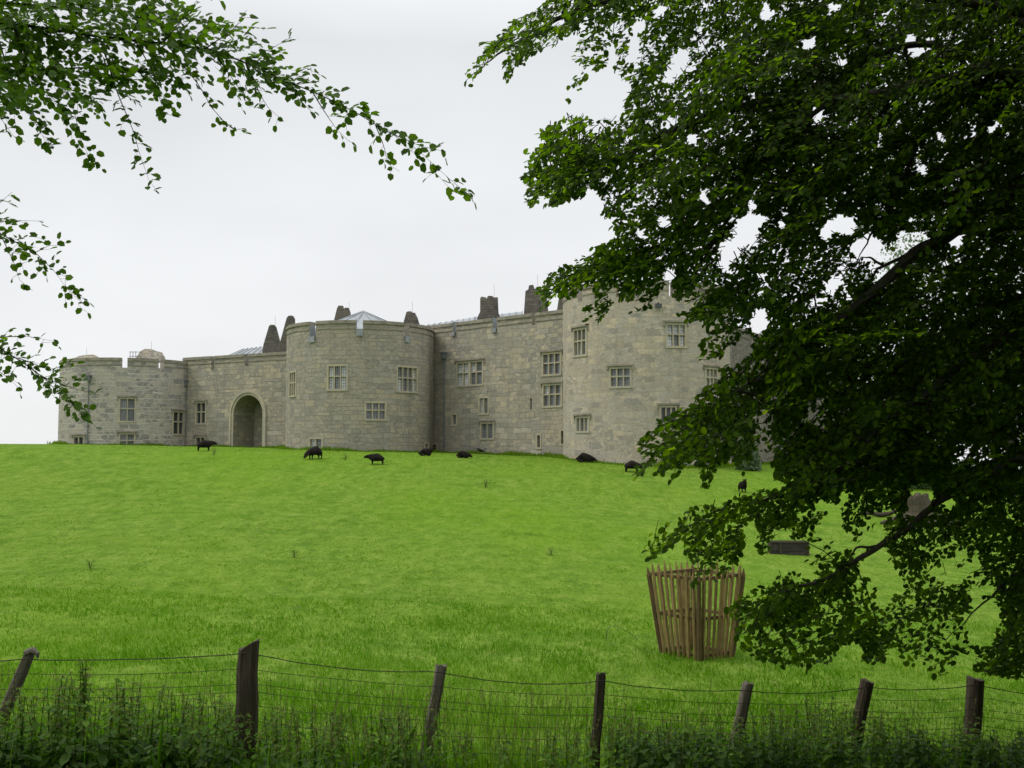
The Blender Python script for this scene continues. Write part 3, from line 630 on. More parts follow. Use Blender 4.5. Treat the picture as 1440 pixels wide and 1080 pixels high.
# ------------------------------------------------------------------ trough, stump, fallen branch, twig
def trough():
    p = ground_at(1108, 779); r = empty('feed_trough', p, 'low grey boarded trough with upright posts in the pasture', 'trough', rz=-.06); r.scale = (.76, .8, 1.0)
    def part(name, lo, hi, mat='board'):
        mb = MB(); mb.box(lo, hi); o = mb.build(name, M[mat], r); bm = o.modifiers.new('b', 'BEVEL'); bm.width = .012; bm.segments = 1; return o
    for k in range(3): part('board', (-.98, -.36 - .004 * k, -.05 + k * .165), (.98, -.31, .108 + k * .165))
    for k in range(3): part('board', (-.98, .31, -.05 + k * .165), (.98, .36, .108 + k * .165))
    for s in (-1, 1): part('end_board', (s * .95 - .03, -.305, -.05), (s * .95 + .03, .305, .44))
    part('lining', (-.9, -.3, -.05), (.9, .3, .3)); part('rim', (-1.02, -.42, .448), (1.02, -.28, .49), 'oldwood'); part('rim', (-1.02, .28, .448), (1.02, .42, .49), 'oldwood')
    for x in (-.96, -.45, .96): part('upright', (x - .05, -.43, -.1), (x + .05, -.37, .445), 'oldwood')
trough()
def stump():
    p = ground_at(1288, 735); r = empty('tree_stump', p, 'broad bleached tree stump with spreading roots', 'tree stump'); mb = MB(); rr = random.Random(4)
    N_ = 36; lev = [(-.3, 1.85), (0, 1.5), (.2, 1.12), (.5, .86), (.85, .72), (1.15, .64), (1.34, .60)]; R_ = []
    for k, (z, ra) in enumerate(lev):
        R_.append([Vector((math.cos(2 * PI * j / N_) * ra * (1 + (.24 * (1 - k / 6.5)) * math.sin(j * 2 * PI / N_ * 7 + .8) + rr.uniform(-.05, .05)) + (.35 - .06 * k) * (z < .9) , math.sin(2 * PI * j / N_) * ra * .9 * (1 + .2 * (1 - k / 7) * math.sin(j * 2 * PI / N_ * 5)), z + (rr.uniform(-.1, .12) if k == 6 else 0))) for j in range(N_)])
    for k in range(6):
        for j in range(N_): jj = (j + 1) % N_; mb.poly([R_[k][j], R_[k][jj], R_[k + 1][jj], R_[k + 1][j]])
    c_ = Vector((0, 0, 1.2))
    for j in range(N_): mb.poly([R_[6][j], R_[6][(j + 1) % N_], c_])
    mb.build('stump_wood', M['oldwood'], r)
    for a, L in ((-.4, 2.1), (.3, 1.7), (3.5, 1.6), (-1.2, 1.5)):
        mb = MB(); pts = [Vector((math.cos(a) * x, math.sin(a) * x, .38 - .2 * x / L * 1.6 + .05 * math.sin(x * 4))) for x in np.linspace(.7, L + .5, 7)]
        mb.tube(pts, [.3, .27, .23, .19, .15, .11, .06], 8, jit=.25); mb.build('root', M['oldwood'], r)
    q = ground_at(1243, 727); mb = MB()
    mb.tube([q + Vector(v) for v in ((-1.2, .1, .12), (-.7, 0, .2), (-.2, -.1, .12), (.3, 0, .16), (.9, .2, .42))], [.06, .11, .13, .12, .07], 8, jit=.2)
    mb.tube([q + Vector(v) for v in ((-.6, 0, .2), (-.8, .1, .5), (-.7, .2, .75))], [.08, .05, .02], 6, jit=.2); mb.tube([q + Vector(v) for v in ((.2, 0, .16), (.5, -.3, .3), (.9, -.4, .25))], [.08, .05, .02], 6, jit=.2)
    tag(mb.build('fallen_branch', M['oldwood']), 'pale crooked fallen branch lying on the grass beside the stump', 'branch')
stump()
mb = MB(); a, b = ground_at(852, 903), ground_at(899, 900)
mb.tube([a - Vector((0, 0, .03)), a.lerp(b, .02) + Vector((0, 0, .2)), a.lerp(b, .12) + Vector((0, 0, .34)), a.lerp(b, .35) + Vector((0, 0, .33)), a.lerp(b, .7) + Vector((0, 0, .16)), b - Vector((0, 0, .03))], [.008, .008, .007, .006, .006, .004], 5)
tag(mb.build('bent_twig', M['bark']), 'thin twig arching out of the grass left of the tree guard', 'twig')
# ------------------------------------------------------------------ sheep and the bird
def sheep(px, py, yaw, label, pose='stand', head='level', sc=1.0):
    p = ground_at(px, py); p.z -= .05
    r = empty('black_sheep', p, label, 'sheep', 'black sheep grazing on the hill', math.radians(yaw)); r.scale = (sc,) * 3
    lie = pose == 'lie'; dz = -.2 if lie else 0
    V, E, R_ = [], [], []
    def a(x, y, z, rad, par=None):
        V.append((x, y, z)); R_.append(rad if isinstance(rad, tuple) else (rad, rad))
        if par is not None: E.append((par, len(V) - 1))
        return len(V) - 1
    pel = a(-.42, 0, .60 + dz, (.27, .26)); m1 = a(-.17, 0, .60 + dz, (.33, .32), pel); m2 = a(.12, 0, .59 + dz, (.33, .32), m1); ch = a(.38, 0, .61 + dz, (.26, .26), m2)
    if head == 'up': n_, h_, mz = (.56, .80), (.68, .98), (.86, .92)
    elif head == 'level': n_, h_, mz = (.62, .66), (.80, .66), (.98, .54)
    else: n_, h_, mz = (.62, .46), (.78, .27), (.90, .11)
    if lie and head == 'graze': n_, h_, mz = (.54, .50), (.72, .40), (.86, .32)
    nk = a(n_[0], 0, n_[1] + dz, .15, ch); hd = a(h_[0], 0, h_[1] + dz, .115, nk); a(mz[0], 0, mz[1] + dz, .065, hd)
    a(-.60, 0, .46 + dz, .045, pel)
    for s in (-1, 1):
        e1 = a(h_[0] - .03, s * .10, h_[1] + dz + .05, .03, hd); a(h_[0] - .06, s * .2, h_[1] + dz + .045, .014, e1)
        if not lie:
            k = a(-.38, s * .13, .36, .10, pel); k = a(-.45, s * .13, .22, .045, k); a(-.41, s * .13, .02, .034, k)
            k = a(.32, s * .12, .34, .085, ch); k = a(.34, s * .12, .19, .042, k); a(.33, s * .12, .02, .034, k)
        else:
            k = a(-.30, s * .22, .14, .09, pel); a(-.08, s * .26, .06, .045, k); k = a(.34, s * .17, .13, .07, ch); a(.18, s * .2, .05, .04, k)
    me = bpy.data.meshes.new('body'); me.from_pydata(V, E, []); me.materials.append(M['wool']); o = link(bpy.data.objects.new('body', me), r)
    sk = o.modifiers.new('skin', 'SKIN'); sk.use_smooth_shade = True
    if not me.skin_vertices: me.attributes
    ly = me.skin_vertices[0].data if me.skin_vertices else None
    if ly:
        for i, q in enumerate(R_): ly[i].radius = q
        ly[0].use_root = True
    ss = o.modifiers.new('sub', 'SUBSURF'); ss.levels = ss.render_levels = 2
    tx = bpy.data.textures.get('fleece') or bpy.data.textures.new('fleece', 'CLOUDS'); tx.noise_scale = .09
    dm = o.modifiers.new('fleece', 'DISPLACE'); dm.texture = tx; dm.strength = .035; dm.mid_level = .5
sheep(287, 634, 6, 'black sheep standing by the low left window facing right with head lowered', head='level', sc=.9)
sheep(443, 645.5, -128, 'big woolly black sheep grazing below the middle tower seen from behind', head='graze', sc=1.02)
sheep(530, 653, 180, 'slim black sheep standing sideways facing left on open grass', head='level', sc=.85)
sheep(598, 641, 8, 'black sheep lying by the wall corner with its head raised', 'lie', 'up', sc=.82)
sheep(651, 644, -12, 'black sheep lying humped in the grass beside the flying bird', 'lie', 'graze', sc=.8)
sheep(822, 650, -10, 'brownish black sheep lying at the foot of the right tower', 'lie', 'graze', sc=1.0)
sheep(889, 664, -20, 'black sheep grazing beside the tips of the overhanging leaves', head='graze', sc=.9)
sheep(1044, 692, -84, 'lone black sheep facing the camera on the right of the field', head='up', sc=.75)
def bird():
    p = P(677, 634, 76); r = empty('flying_bird', p, 'dark bird gliding low over the grass in front of the curtain wall', 'bird', rz=math.radians(-35))
    mb = MB(); mb.tube([(-.34, 0, .06), (-.26, 0, .05), (-.12, 0, .02), (.05, 0, 0), (.17, 0, -.02), (.24, 0, -.03), (.31, 0, -.05)], [.07, .05, .075, .085, .06, .045, .008], 8); mb.build('body', M['feather'], r, True)
    for s in (-1, 1):
        mb = MB(); pr = [(0, .14, -.12, 0), (.25, .17, -.11, .1), (.5, .10, -.13, .17), (.72, -.04, -.16, .16)]; T_, B_ = [], []
        for y, xf, xb, z in pr: T_.append([Vector((xf, s * y, z + .012)), Vector((xb, s * y, z + .006))]); B_.append([Vector((xf, s * y, z - .012)), Vector((xb, s * y, z - .004))])
        for k in range(3):
            mb.poly([T_[k][0], T_[k][1], T_[k + 1][1], T_[k + 1][0]]); mb.poly([B_[k][0], B_[k + 1][0], B_[k + 1][1], B_[k][1]])
            mb.poly([T_[k][0], T_[k + 1][0], B_[k + 1][0], B_[k][0]]); mb.poly([T_[k][1], B_[k][1], B_[k + 1][1], T_[k + 1][1]])
        mb.poly([T_[3][0], T_[3][1], B_[3][1], B_[3][0]]); mb.build('wing', M['feather'], r)
bird()
# ------------------------------------------------------------------ foliage growing machinery
class Leaves:
    def __init__(s): s.B, s.D, s.N, s.L, s.W, s.t = [], [], [], [], [], []
    def add(s, B, D, N, L, W, t):
        for a, b in zip((s.B, s.D, s.N, s.L, s.W, s.t), (B, D, N, L, W, t)): a.append(b)
    def build(s, name, mat, parent, keep=None):
        B, D, N, L, W, t = [np.concatenate(x) for x in (s.B, s.D, s.N, s.L, s.W, s.t)]
        V, Fc, tt = leaf_mesh(B, D, N, L, W, t); return np_mesh(name, V, Fc, mat, parent, tt)
class Twigs:
    """thin three-sided stems from pairs of points"""
    def __init__(s): s.a, s.b, s.r0, s.r1 = [], [], [], []
    def add(s, A, B, r0, r1): s.a.append(A); s.b.append(B); s.r0.append(np.full(len(A), r0)); s.r1.append(np.full(len(A), r1))
    def build(s, name, mat, parent):
        A, B, r0, r1 = [np.concatenate(x) for x in (s.a, s.b, s.r0, s.r1)]
        d = nrm(B - A); x = nrm(np.cross(d, np.array([.31, .52, .79]))); y = np.cross(d, x); n = len(A); V = []
        for P_, r in ((A, r0), (B, r1)):
            for k in range(3): a = 2 * PI * k / 3; V.append(P_ + (x * math.cos(a) + y * math.sin(a)) * r[:, None])
        V = np.stack(V, 1).reshape(-1, 3); i = np.arange(n)[:, None] * 6
        Fc = np.concatenate([i + np.array([[k, (k + 1) % 3, 3 + (k + 1) % 3, 3 + k]]) for k in range(3)]); return np_mesh(name, V, Fc, mat, parent)
def spray(LV, TW, b, a, n, length, width, lsize, accept, step=.045, stem=.0035, droop=.18, wide=.64, ldroop=.12):
    """a flat beech spray: axis from b along a in the plane with normal n; alternate side twigs; alternate leaves"""
    a = a / np.linalg.norm(a); l = np.cross(n, a); l /= np.linalg.norm(l); n = np.cross(a, l)
    ns = max(3, int(length / .085)); s = (np.arange(ns) + rng.uniform(.1, .9, ns)) / ns
    ax = lambda q: b + a * (q * length)[:, None] + l * (np.sin(q * 3 + ph) * .03)[:, None] - np.array([0, 0, 1]) * (droop * length * q ** 2)[:, None]
    ph = rng.uniform(0, 6)
    starts, dirs, lens = [b[None]], [a[None]], [np.array([length])]
    side = np.where(np.arange(ns) % 2 == 0, 1, -1); ang = rng.uniform(.65, 1.05, ns)
    sd_ = a * np.cos(ang)[:, None] + l * (np.sin(ang) * side)[:, None] + n * rng.normal(0, .12, ns)[:, None]
    sl = width * (1.05 - s) ** .7 * rng.uniform(.6, 1.2, ns)
    So = ax(s)
    LB, LD, LN, keepax = [], [], [], []
    q = np.arange(.1, 1.0001, step / length); Pq = ax(q)
    def leaves_on(Pp, d, last=True):
        m = len(Pp); sg = np.where((np.arange(m) + int(rng.integers(2))) % 2 == 0, 1, -1); an = rng.uniform(.6, 1.1, m)
        if last and m: an[-1] *= .2
        lat = np.cross(np.broadcast_to(n, (m, 3)), d)
        D = d * np.cos(an)[:, None] + lat * (np.sin(an) * sg)[:, None] + rng.normal(0, .22, (m, 3)); D[:, 2] -= ldroop
        LB.append(Pp); LD.append(D); LN.append(n + rng.normal(0, .33, (m, 3)))
    leaves_on(Pq, np.broadcast_to(nrm((a - np.array([0, 0, droop]))[None]), (len(Pq), 3)))
    segA, segB = [], []
    for k in range(ns):
        if sl[k] < .04: continue
        t = np.arange(.3, 1.0001, step / sl[k]); Pk = So[k] + sd_[k] * (t * sl[k])[:, None]; Pk[:, 2] -= droop * .5 * sl[k] * t ** 2
        leaves_on(Pk, np.broadcast_to(sd_[k] / np.linalg.norm(sd_[k]), (len(Pk), 3))); segA.append(So[k]); segB.append(So[k] * .15 + Pk[-1] * .85)
    LB, LD, LN = np.concatenate(LB), nrm(np.concatenate(LD)), np.concatenate(LN)
    L = lsize * rng.uniform(.62, 1.15, len(LB)); W = L * wide * rng.uniform(.85, 1.15, len(LB))
    ok = accept(LB + LD * L[:, None] * .5)
    if ok.sum() < 2: return 0
    LV.add(LB[ok], LD[ok], LN[ok], L[ok], W[ok], np.clip(rng.normal(.45, .2, ok.sum()) + rng.normal(0, .1), 0, 1))
    kq = accept(Pq); pts = np.concatenate([b[None], Pq]); g_ = np.concatenate([[kq[0]], kq])
    m = g_[1:] & g_[:-1]
    if m.any(): TW.add(pts[:-1][m], pts[1:][m], stem, stem * .8)
    if segA:
        A_, B_ = np.array(segA), np.array(segB); m = accept((A_ + B_) / 2) & accept(B_) & accept(A_)
        if m.any(): TW.add(A_[m], B_[m], stem * .55, stem * .3)
    return int(ok.sum())
# ------------------------------------------------------------------ the beech on the right
MX0, MY0, MS = 560, -900, 2.0                     # mask of where its crown hangs: origin and cell in photo pixels
gx, gy = np.meshgrid(MX0 + MS * (np.arange(800) + .5), MY0 + MS * (np.arange(1000) + .5))
A1 = tile(640, 0, 4.154, [(530, 0), (490, 40), (460, 70), (410, 95), (345, 90), (315, 95), (330, 150), (250, 205), (235, 235), (125, 245), (165, 290), (120, 360), (75, 430), (45, 490), (90, 510), (140, 420), (220, 330), (265, 270), (290, 300), (330, 330), (265, 360), (310, 400), (275, 440), (290, 475), (260, 505), (345, 450), (350, 385), (460, 360), (480, 310), (530, 300), (600, 250), (640, 200), (700, 190), (745, 185), (730, 240), (685, 320), (720, 380), (735, 440), (660, 500), (690, 555), (645, 600), (690, 610), (700, 560), (745, 500), (780, 440), (790, 380), (830, 350), (800, 420), (850, 410), (885, 350), (890, 270), (920, 225), (935, 290), (960, 340), (930, 400), (960, 450), (1030, 480), (1030, 530), (985, 600), (1000, 640), (960, 690), (850, 685), (790, 700), (740, 680), (700, 700), (670, 675), (630, 680), (610, 715), (510, 745), (460, 785), (490, 812), (560, 830), (510, 850), (410, 888), (440, 930), (410, 960), (420, 1000), (390, 1040), (420, 1080)])
A2 = tile(720, 220, 4.154, [(60, 125), (90, 170), (70, 220), (90, 300), (130, 285), (130, 240), (210, 230), (215, 260), (180, 270), (200, 300), (180, 325), (220, 290), (240, 270), (280, 305), (330, 260), (410, 235), (440, 180), (500, 185), (500, 215), (530, 250), (520, 300), (540, 370), (590, 350), (590, 430), (630, 470), (560, 500), (460, 540), (450, 580), (390, 590), (320, 600), (270, 640), (260, 670), (170, 710), (180, 750), (75, 795), (180, 810), (140, 910), (210, 880), (240, 810), (280, 790), (270, 830), (350, 820), (410, 760), (460, 790), (500, 850), (420, 890), (430, 940), (415, 980), (470, 960), (510, 980), (560, 900), (580, 850), (560, 800), (600, 750), (640, 790), (620, 850), (690, 840), (720, 860), (670, 930), (760, 900), (790, 930), (830, 840), (890, 740), (900, 640), (960, 660), (930, 750), (960, 770), (930, 820), (980, 840), (1010, 780), (1030, 880), (970, 930), (1010, 960), (1080, 960)])
A3 = tile(880, 440, 4.153, [(430, 40), (480, 60), (460, 110), (480, 140), (420, 190), (450, 220), (420, 270), (540, 270), (570, 230), (560, 200), (640, 190), (690, 110), (740, 130), (760, 150), (740, 190), (750, 240), (690, 270), (660, 310), (600, 320), (570, 290), (520, 310), (540, 340), (520, 420), (440, 450), (380, 480), (370, 530), (290, 560), (250, 600), (190, 640), (170, 690), (90, 720), (50, 780), (90, 830), (90, 870), (60, 920), (40, 990), (90, 950), (150, 880), (200, 860), (180, 930), (150, 950), (210, 940), (250, 900), (270, 940), (240, 1010), (300, 960), (330, 900), (400, 850), (430, 910), (450, 960), (430, 1020), (490, 1020), (520, 940), (530, 880), (570, 870), (600, 840), (640, 890), (680, 940), (735, 870), (745, 800), (770, 790), (790, 890), (830, 860), (860, 920), (870, 960), (930, 980), (920, 1040), (860, 1050), (780, 1040), (720, 1060)])
A4 = tile(860, 640, 3.375, [(640, 180), (560, 210), (520, 240), (420, 240), (300, 290), (200, 350), (120, 430), (160, 470), (150, 520), (200, 490), (240, 460), (300, 420), (350, 420), (340, 470), (380, 500), (400, 545), (380, 620), (410, 625), (450, 590), (500, 610), (560, 560), (600, 500), (630, 440)])
A5 = tile(1020, 640, 4.909, [(110, 480), (190, 440), (230, 400), (200, 470), (250, 530), (220, 560), (250, 620), (205, 640), (270, 710), (310, 650), (330, 560), (400, 530), (440, 500), (460, 560), (500, 600), (560, 620), (580, 700), (500, 745), (560, 760), (590, 720), (600, 800), (640, 850), (540, 880), (520, 840), (490, 800), (430, 810), (340, 840), (280, 880), (230, 910), (130, 970)])
A6 = tile(1000, 640, 3.177, [(90, 660), (60, 690), (100, 740), (110, 830), (150, 870), (200, 910), (290, 930), (340, 970), (390, 930), (430, 975), (440, 930), (520, 940), (580, 850), (640, 830), (690, 860), (670, 920), (700, 930), (780, 920), (770, 860), (830, 840), (850, 930), (900, 940), (940, 910), (960, 960), (980, 990), (1050, 990), (1080, 940), (1100, 880), (1200, 890), (1160, 960), (1290, 990), (1398, 1000)])
outline = A1 + A2 + A3 + A4 + A5 + A6 + [(1560, 970), (2150, 930), (2150, -880), (1000, -880), (860, -500), (800, -200), (775, -40)]
mask = pip(outline, gx, gy).astype('f')
T_c = lambda p: tile(960, 220, 4.154, p)
T_r = lambda p: tile(1180, 160, 4.154, p)
T_e = lambda p: tile(1020, 640, 4.909, p)
T_f = lambda p: tile(1220, 640, 4.909, p)
T_h = lambda p: tile(1180, 780, 4.909, p)
T_t = lambda p: tile(1040, 0, 2.7, p)
T_a = lambda p: tile(640, 0, 2.7, p)
holes = [T_c([(400, 330), (480, 340), (480, 380), (430, 440), (430, 490), (330, 520), (330, 570), (270, 610), (270, 680), (210, 650), (240, 590), (220, 520), (290, 490), (300, 420), (340, 360)]),
    T_c([(800, 440), (850, 380), (930, 340), (1010, 380), (1000, 440), (940, 460), (890, 420), (850, 480), (820, 480)]), T_c([(990, 540), (1080, 460), (1080, 580), (1000, 590)]),
    T_c([(440, 880), (500, 940), (490, 1000), (430, 1030), (400, 990), (420, 930)]), T_c([(560, 385), (600, 385), (600, 415), (565, 415)]), T_c([(830, 740), (930, 690), (930, 740), (870, 800), (830, 790)]), T_c([(745, 840), (800, 830), (790, 880), (750, 860)]),
    T_c([(100, 220), (150, 215), (155, 270), (110, 270)]), T_c([(390, 250), (420, 265), (420, 310), (390, 310)]), T_c([(455, 770), (480, 770), (475, 820), (450, 810)]), T_c([(435, 690), (490, 680), (500, 700), (450, 710)]),
    T_r([(0, 590), (80, 610), (100, 650), (60, 690), (0, 690)]), T_r([(170, 690), (230, 740), (280, 800), (290, 860), (240, 870), (180, 850), (110, 830), (60, 780), (100, 740), (140, 740)]),
    T_r([(290, 830), (360, 700), (480, 690), (530, 730), (470, 790), (380, 840), (300, 880)]), T_r([(200, 980), (260, 900), (340, 900), (330, 950), (240, 1000)]),
    T_r([(440, 250), (480, 290), (530, 320), (510, 380), (480, 370), (440, 320)]), T_r([(555, 95), (610, 85), (610, 140), (640, 160), (620, 190), (555, 170)]), T_r([(760, 90), (800, 40), (825, 130), (770, 145)]),
    T_r([(835, 100), (900, 40), (940, 20), (970, 70), (930, 110), (860, 115)]), T_r([(225, 100), (250, 95), (250, 220), (215, 215)]), T_r([(960, 100), (1010, 90), (1000, 140), (970, 140)]), T_r([(640, 715), (720, 715), (710, 775), (650, 775)]), T_r([(415, 610), (440, 610), (440, 635), (415, 635)]),
    T_t([(85, 10), (135, 45), (90, 82)]), T_t([(335, 18), (385, 18), (340, 50)]), T_t([(232, 160), (285, 145), (275, 185), (240, 185)]), T_t([(620, 115), (660, 115), (690, 180), (740, 190), (700, 230), (650, 225), (610, 150)]), T_t([(365, 205), (415, 242), (380, 250)]),
    T_t([(275, 410), (320, 400), (320, 450), (285, 465)]), T_t([(735, 490), (770, 490), (790, 550), (745, 540)]), T_t([(660, 590), (720, 640), (705, 680), (665, 640)]),
    T_a([(830, 205), (860, 185), (885, 200), (875, 250), (830, 300), (800, 320), (790, 280), (815, 250)]), T_a([(668, 140), (690, 75), (720, 95), (690, 130), (700, 200), (690, 240), (655, 235)]), T_a([(755, 40), (800, 20), (790, 55), (760, 58)]), T_a([(385, 65), (410, 70), (400, 95), (385, 95)]), T_a([(940, 20), (965, 15), (960, 35)]),
    T_a([(880, 515), (920, 515), (915, 545), (885, 545)]), T_a([(780, 820), (810, 830), (805, 860), (780, 860)]), T_a([(690, 870), (720, 870), (715, 900), (690, 900)]),
    T_e([(640, 300), (700, 330), (800, 340), (800, 265), (850, 255), (845, 290), (790, 360), (810, 450), (750, 510), (820, 530), (870, 560), (840, 610), (830, 650), (740, 660), (730, 590), (660, 560), (640, 480), (690, 440), (730, 390), (640, 380)]),
    T_e([(1040, 430), (1090, 440), (1090, 590), (1000, 640), (900, 700), (880, 660), (920, 620), (960, 580), (1010, 520), (1040, 470)]), T_e([(920, 740), (1060, 660), (1090, 640), (1090, 850), (1050, 990), (1040, 900), (960, 830), (920, 860)]),
    T_f([(-20, 510), (40, 520), (60, 460), (130, 520), (100, 580), (50, 620), (-20, 650)]), T_f([(-20, 700), (70, 650), (110, 640), (140, 700), (150, 780), (220, 800), (240, 870), (180, 930), (180, 1000), (110, 1060), (60, 990), (60, 900), (-20, 840)]),
    T_f([(290, 200), (450, 195), (440, 300), (400, 330), (440, 390), (360, 430), (290, 420), (270, 330), (290, 290)]), T_f([(520, 320), (590, 290), (590, 360), (560, 380)]), T_f([(30, 400), (170, 380), (190, 430), (40, 440)]), T_f([(960, 420), (1010, 400), (1000, 440), (960, 445)]), T_f([(520, 850), (600, 840), (620, 890), (560, 900)]),
    T_f([(680, 900), (760, 930), (860, 900), (880, 960), (780, 970), (700, 960)]), T_f([(700, 1010), (880, 990), (860, 1080), (730, 1080)]),
    T_h([(920, 310), (1060, 310), (1110, 380), (1090, 500), (1070, 580), (1000, 620), (930, 610), (890, 560), (860, 480), (850, 420), (930, 400), (990, 430)]), T_h([(720, 170), (800, 150), (790, 210), (730, 200)])]
hm = np.zeros(mask.shape, bool)
for hp in holes: hm |= pip(hp, gx, gy)
hf = np.zeros(mask.shape, bool)
for hp in holes:
    cx_, cy_ = sum(p[0] for p in hp) / len(hp), sum(p[1] for p in hp) / len(hp)
    if cx_ > 1190 and cy_ < 260: hf |= pip([(cx_ + (x - cx_) * .8, cy_ + (y - cy_) * .8) for x, y in hp], gx, gy)
mask[dilate(hm & ((gx < 1190) | (gy > 260)), 1) | hf] = 0
sparse = [(T_c([(380, 500), (960, 560), (960, 1000), (420, 900)]), .5), (T_r([(120, 300), (420, 240), (700, 360), (760, 560), (560, 690), (330, 700), (150, 600)]), .62), (T_r([(500, 220), (900, 200), (860, 330), (560, 380)]), .75),
    (tile(880, 440, 4.153, [(740, 560), (850, 560), (870, 930), (760, 930)]), .12), (tile(880, 440, 4.153, [(1060, 500), (1190, 480), (1160, 700), (1070, 640)]), .14), (T_f([(380, 560), (700, 600), (780, 860), (480, 940)]), .55), (T_f([(640, 620), (900, 860), (760, 950), (560, 800)]), .4), (T_e([(300, 590), (580, 590), (580, 700), (300, 700)]), .3)]
dens = mask.copy()
for pl, k in sparse: dens *= np.where(pip(pl, gx, gy), k, 1)
dens *= np.clip(.25 + 1.35 * (.5 * vnoise(gx + 2000, gy + 2000, 1 / 34, 31) + .5 * vnoise(gx + 2000, gy + 2000, 1 / 15, 32)), .38, 1.15)
dens = np.where((gx > 1020) & (gy < 440), np.minimum(dens * 1.75, 1.25 * mask), dens); dens = dens * np.where((gy > 690) & (gx < 1340), np.clip(.72 - (gy - 690) / 1400, .5, .72), 1); inner = (gx > 1080) & (gx < 1460); dens *= np.where(inner & (gy > 430) & (gy < 700), 1.7, 1.0)
ur = (gx > 1090) & (gx < 1500) & (gy < 340) & (gy > -60); dens = np.where(ur, 1.25 * mask, dens); frame_r = (gx < 1475) & (gy > -40); dens_s = np.where(frame_r, dens, dens * .8)
beech = empty('beech_tree', (6.4, 11, hz(6.4, 11)), 'big dark beech whose leafy limbs hang across the right half of the view', 'tree')
def limb_tree(root, trunk_pts, trunk_r, limbs, mats):
    inv = -Vector(root.location); samples = []
    mb = MB(); mb.tube(trunk_pts, trunk_r, 18, jit=.05); o = mb.build('trunk', mats, root, True); o.location = inv
    for pts, r0 in limbs:
        q = [P(*p) if not isinstance(p, Vector) else p for p in pts]; fine = []
        for i in range(len(q) - 1):                  # Catmull-Rom through the traced points
            a, b, c, d = q[max(i - 1, 0)], q[i], q[i + 1], q[min(i + 2, len(q) - 1)]
            for k in range(4):
                t = k / 4; fine.append(.5 * ((2 * b) + (c - a) * t + (2 * a - 5 * b + 4 * c - d) * t * t + (3 * b - a - 3 * c + d) * t ** 3) + Vector((random.uniform(-.012, .012), random.uniform(-.02, .02), random.uniform(-.012, .012))))
        fine.append(q[-1]); n_ = len(fine); mb = MB()
        mb.tube(fine, [max(.004, r0 * (1 - k / (n_ - 1)) ** .85) for k in range(n_)], 9, jit=.08); o = mb.build('limb', mats, root, True); o.location = inv
        samples += [tuple(p) for p in fine]
    return np.array(samples), inv
hz0 = hz(6.4, 11)
trunk_p = [Vector((6.4, 11, hz0 - .4)), Vector((6.45, 11, hz0 + .5)), Vector((6.5, 11, hz0 + 2)), Vector((6.45, 11.05, hz0 + 4)), Vector((6.4, 11.1, hz0 + 6.5)), Vector((6.55, 11.2, hz0 + 9)), Vector((6.5, 11.3, hz0 + 13))]
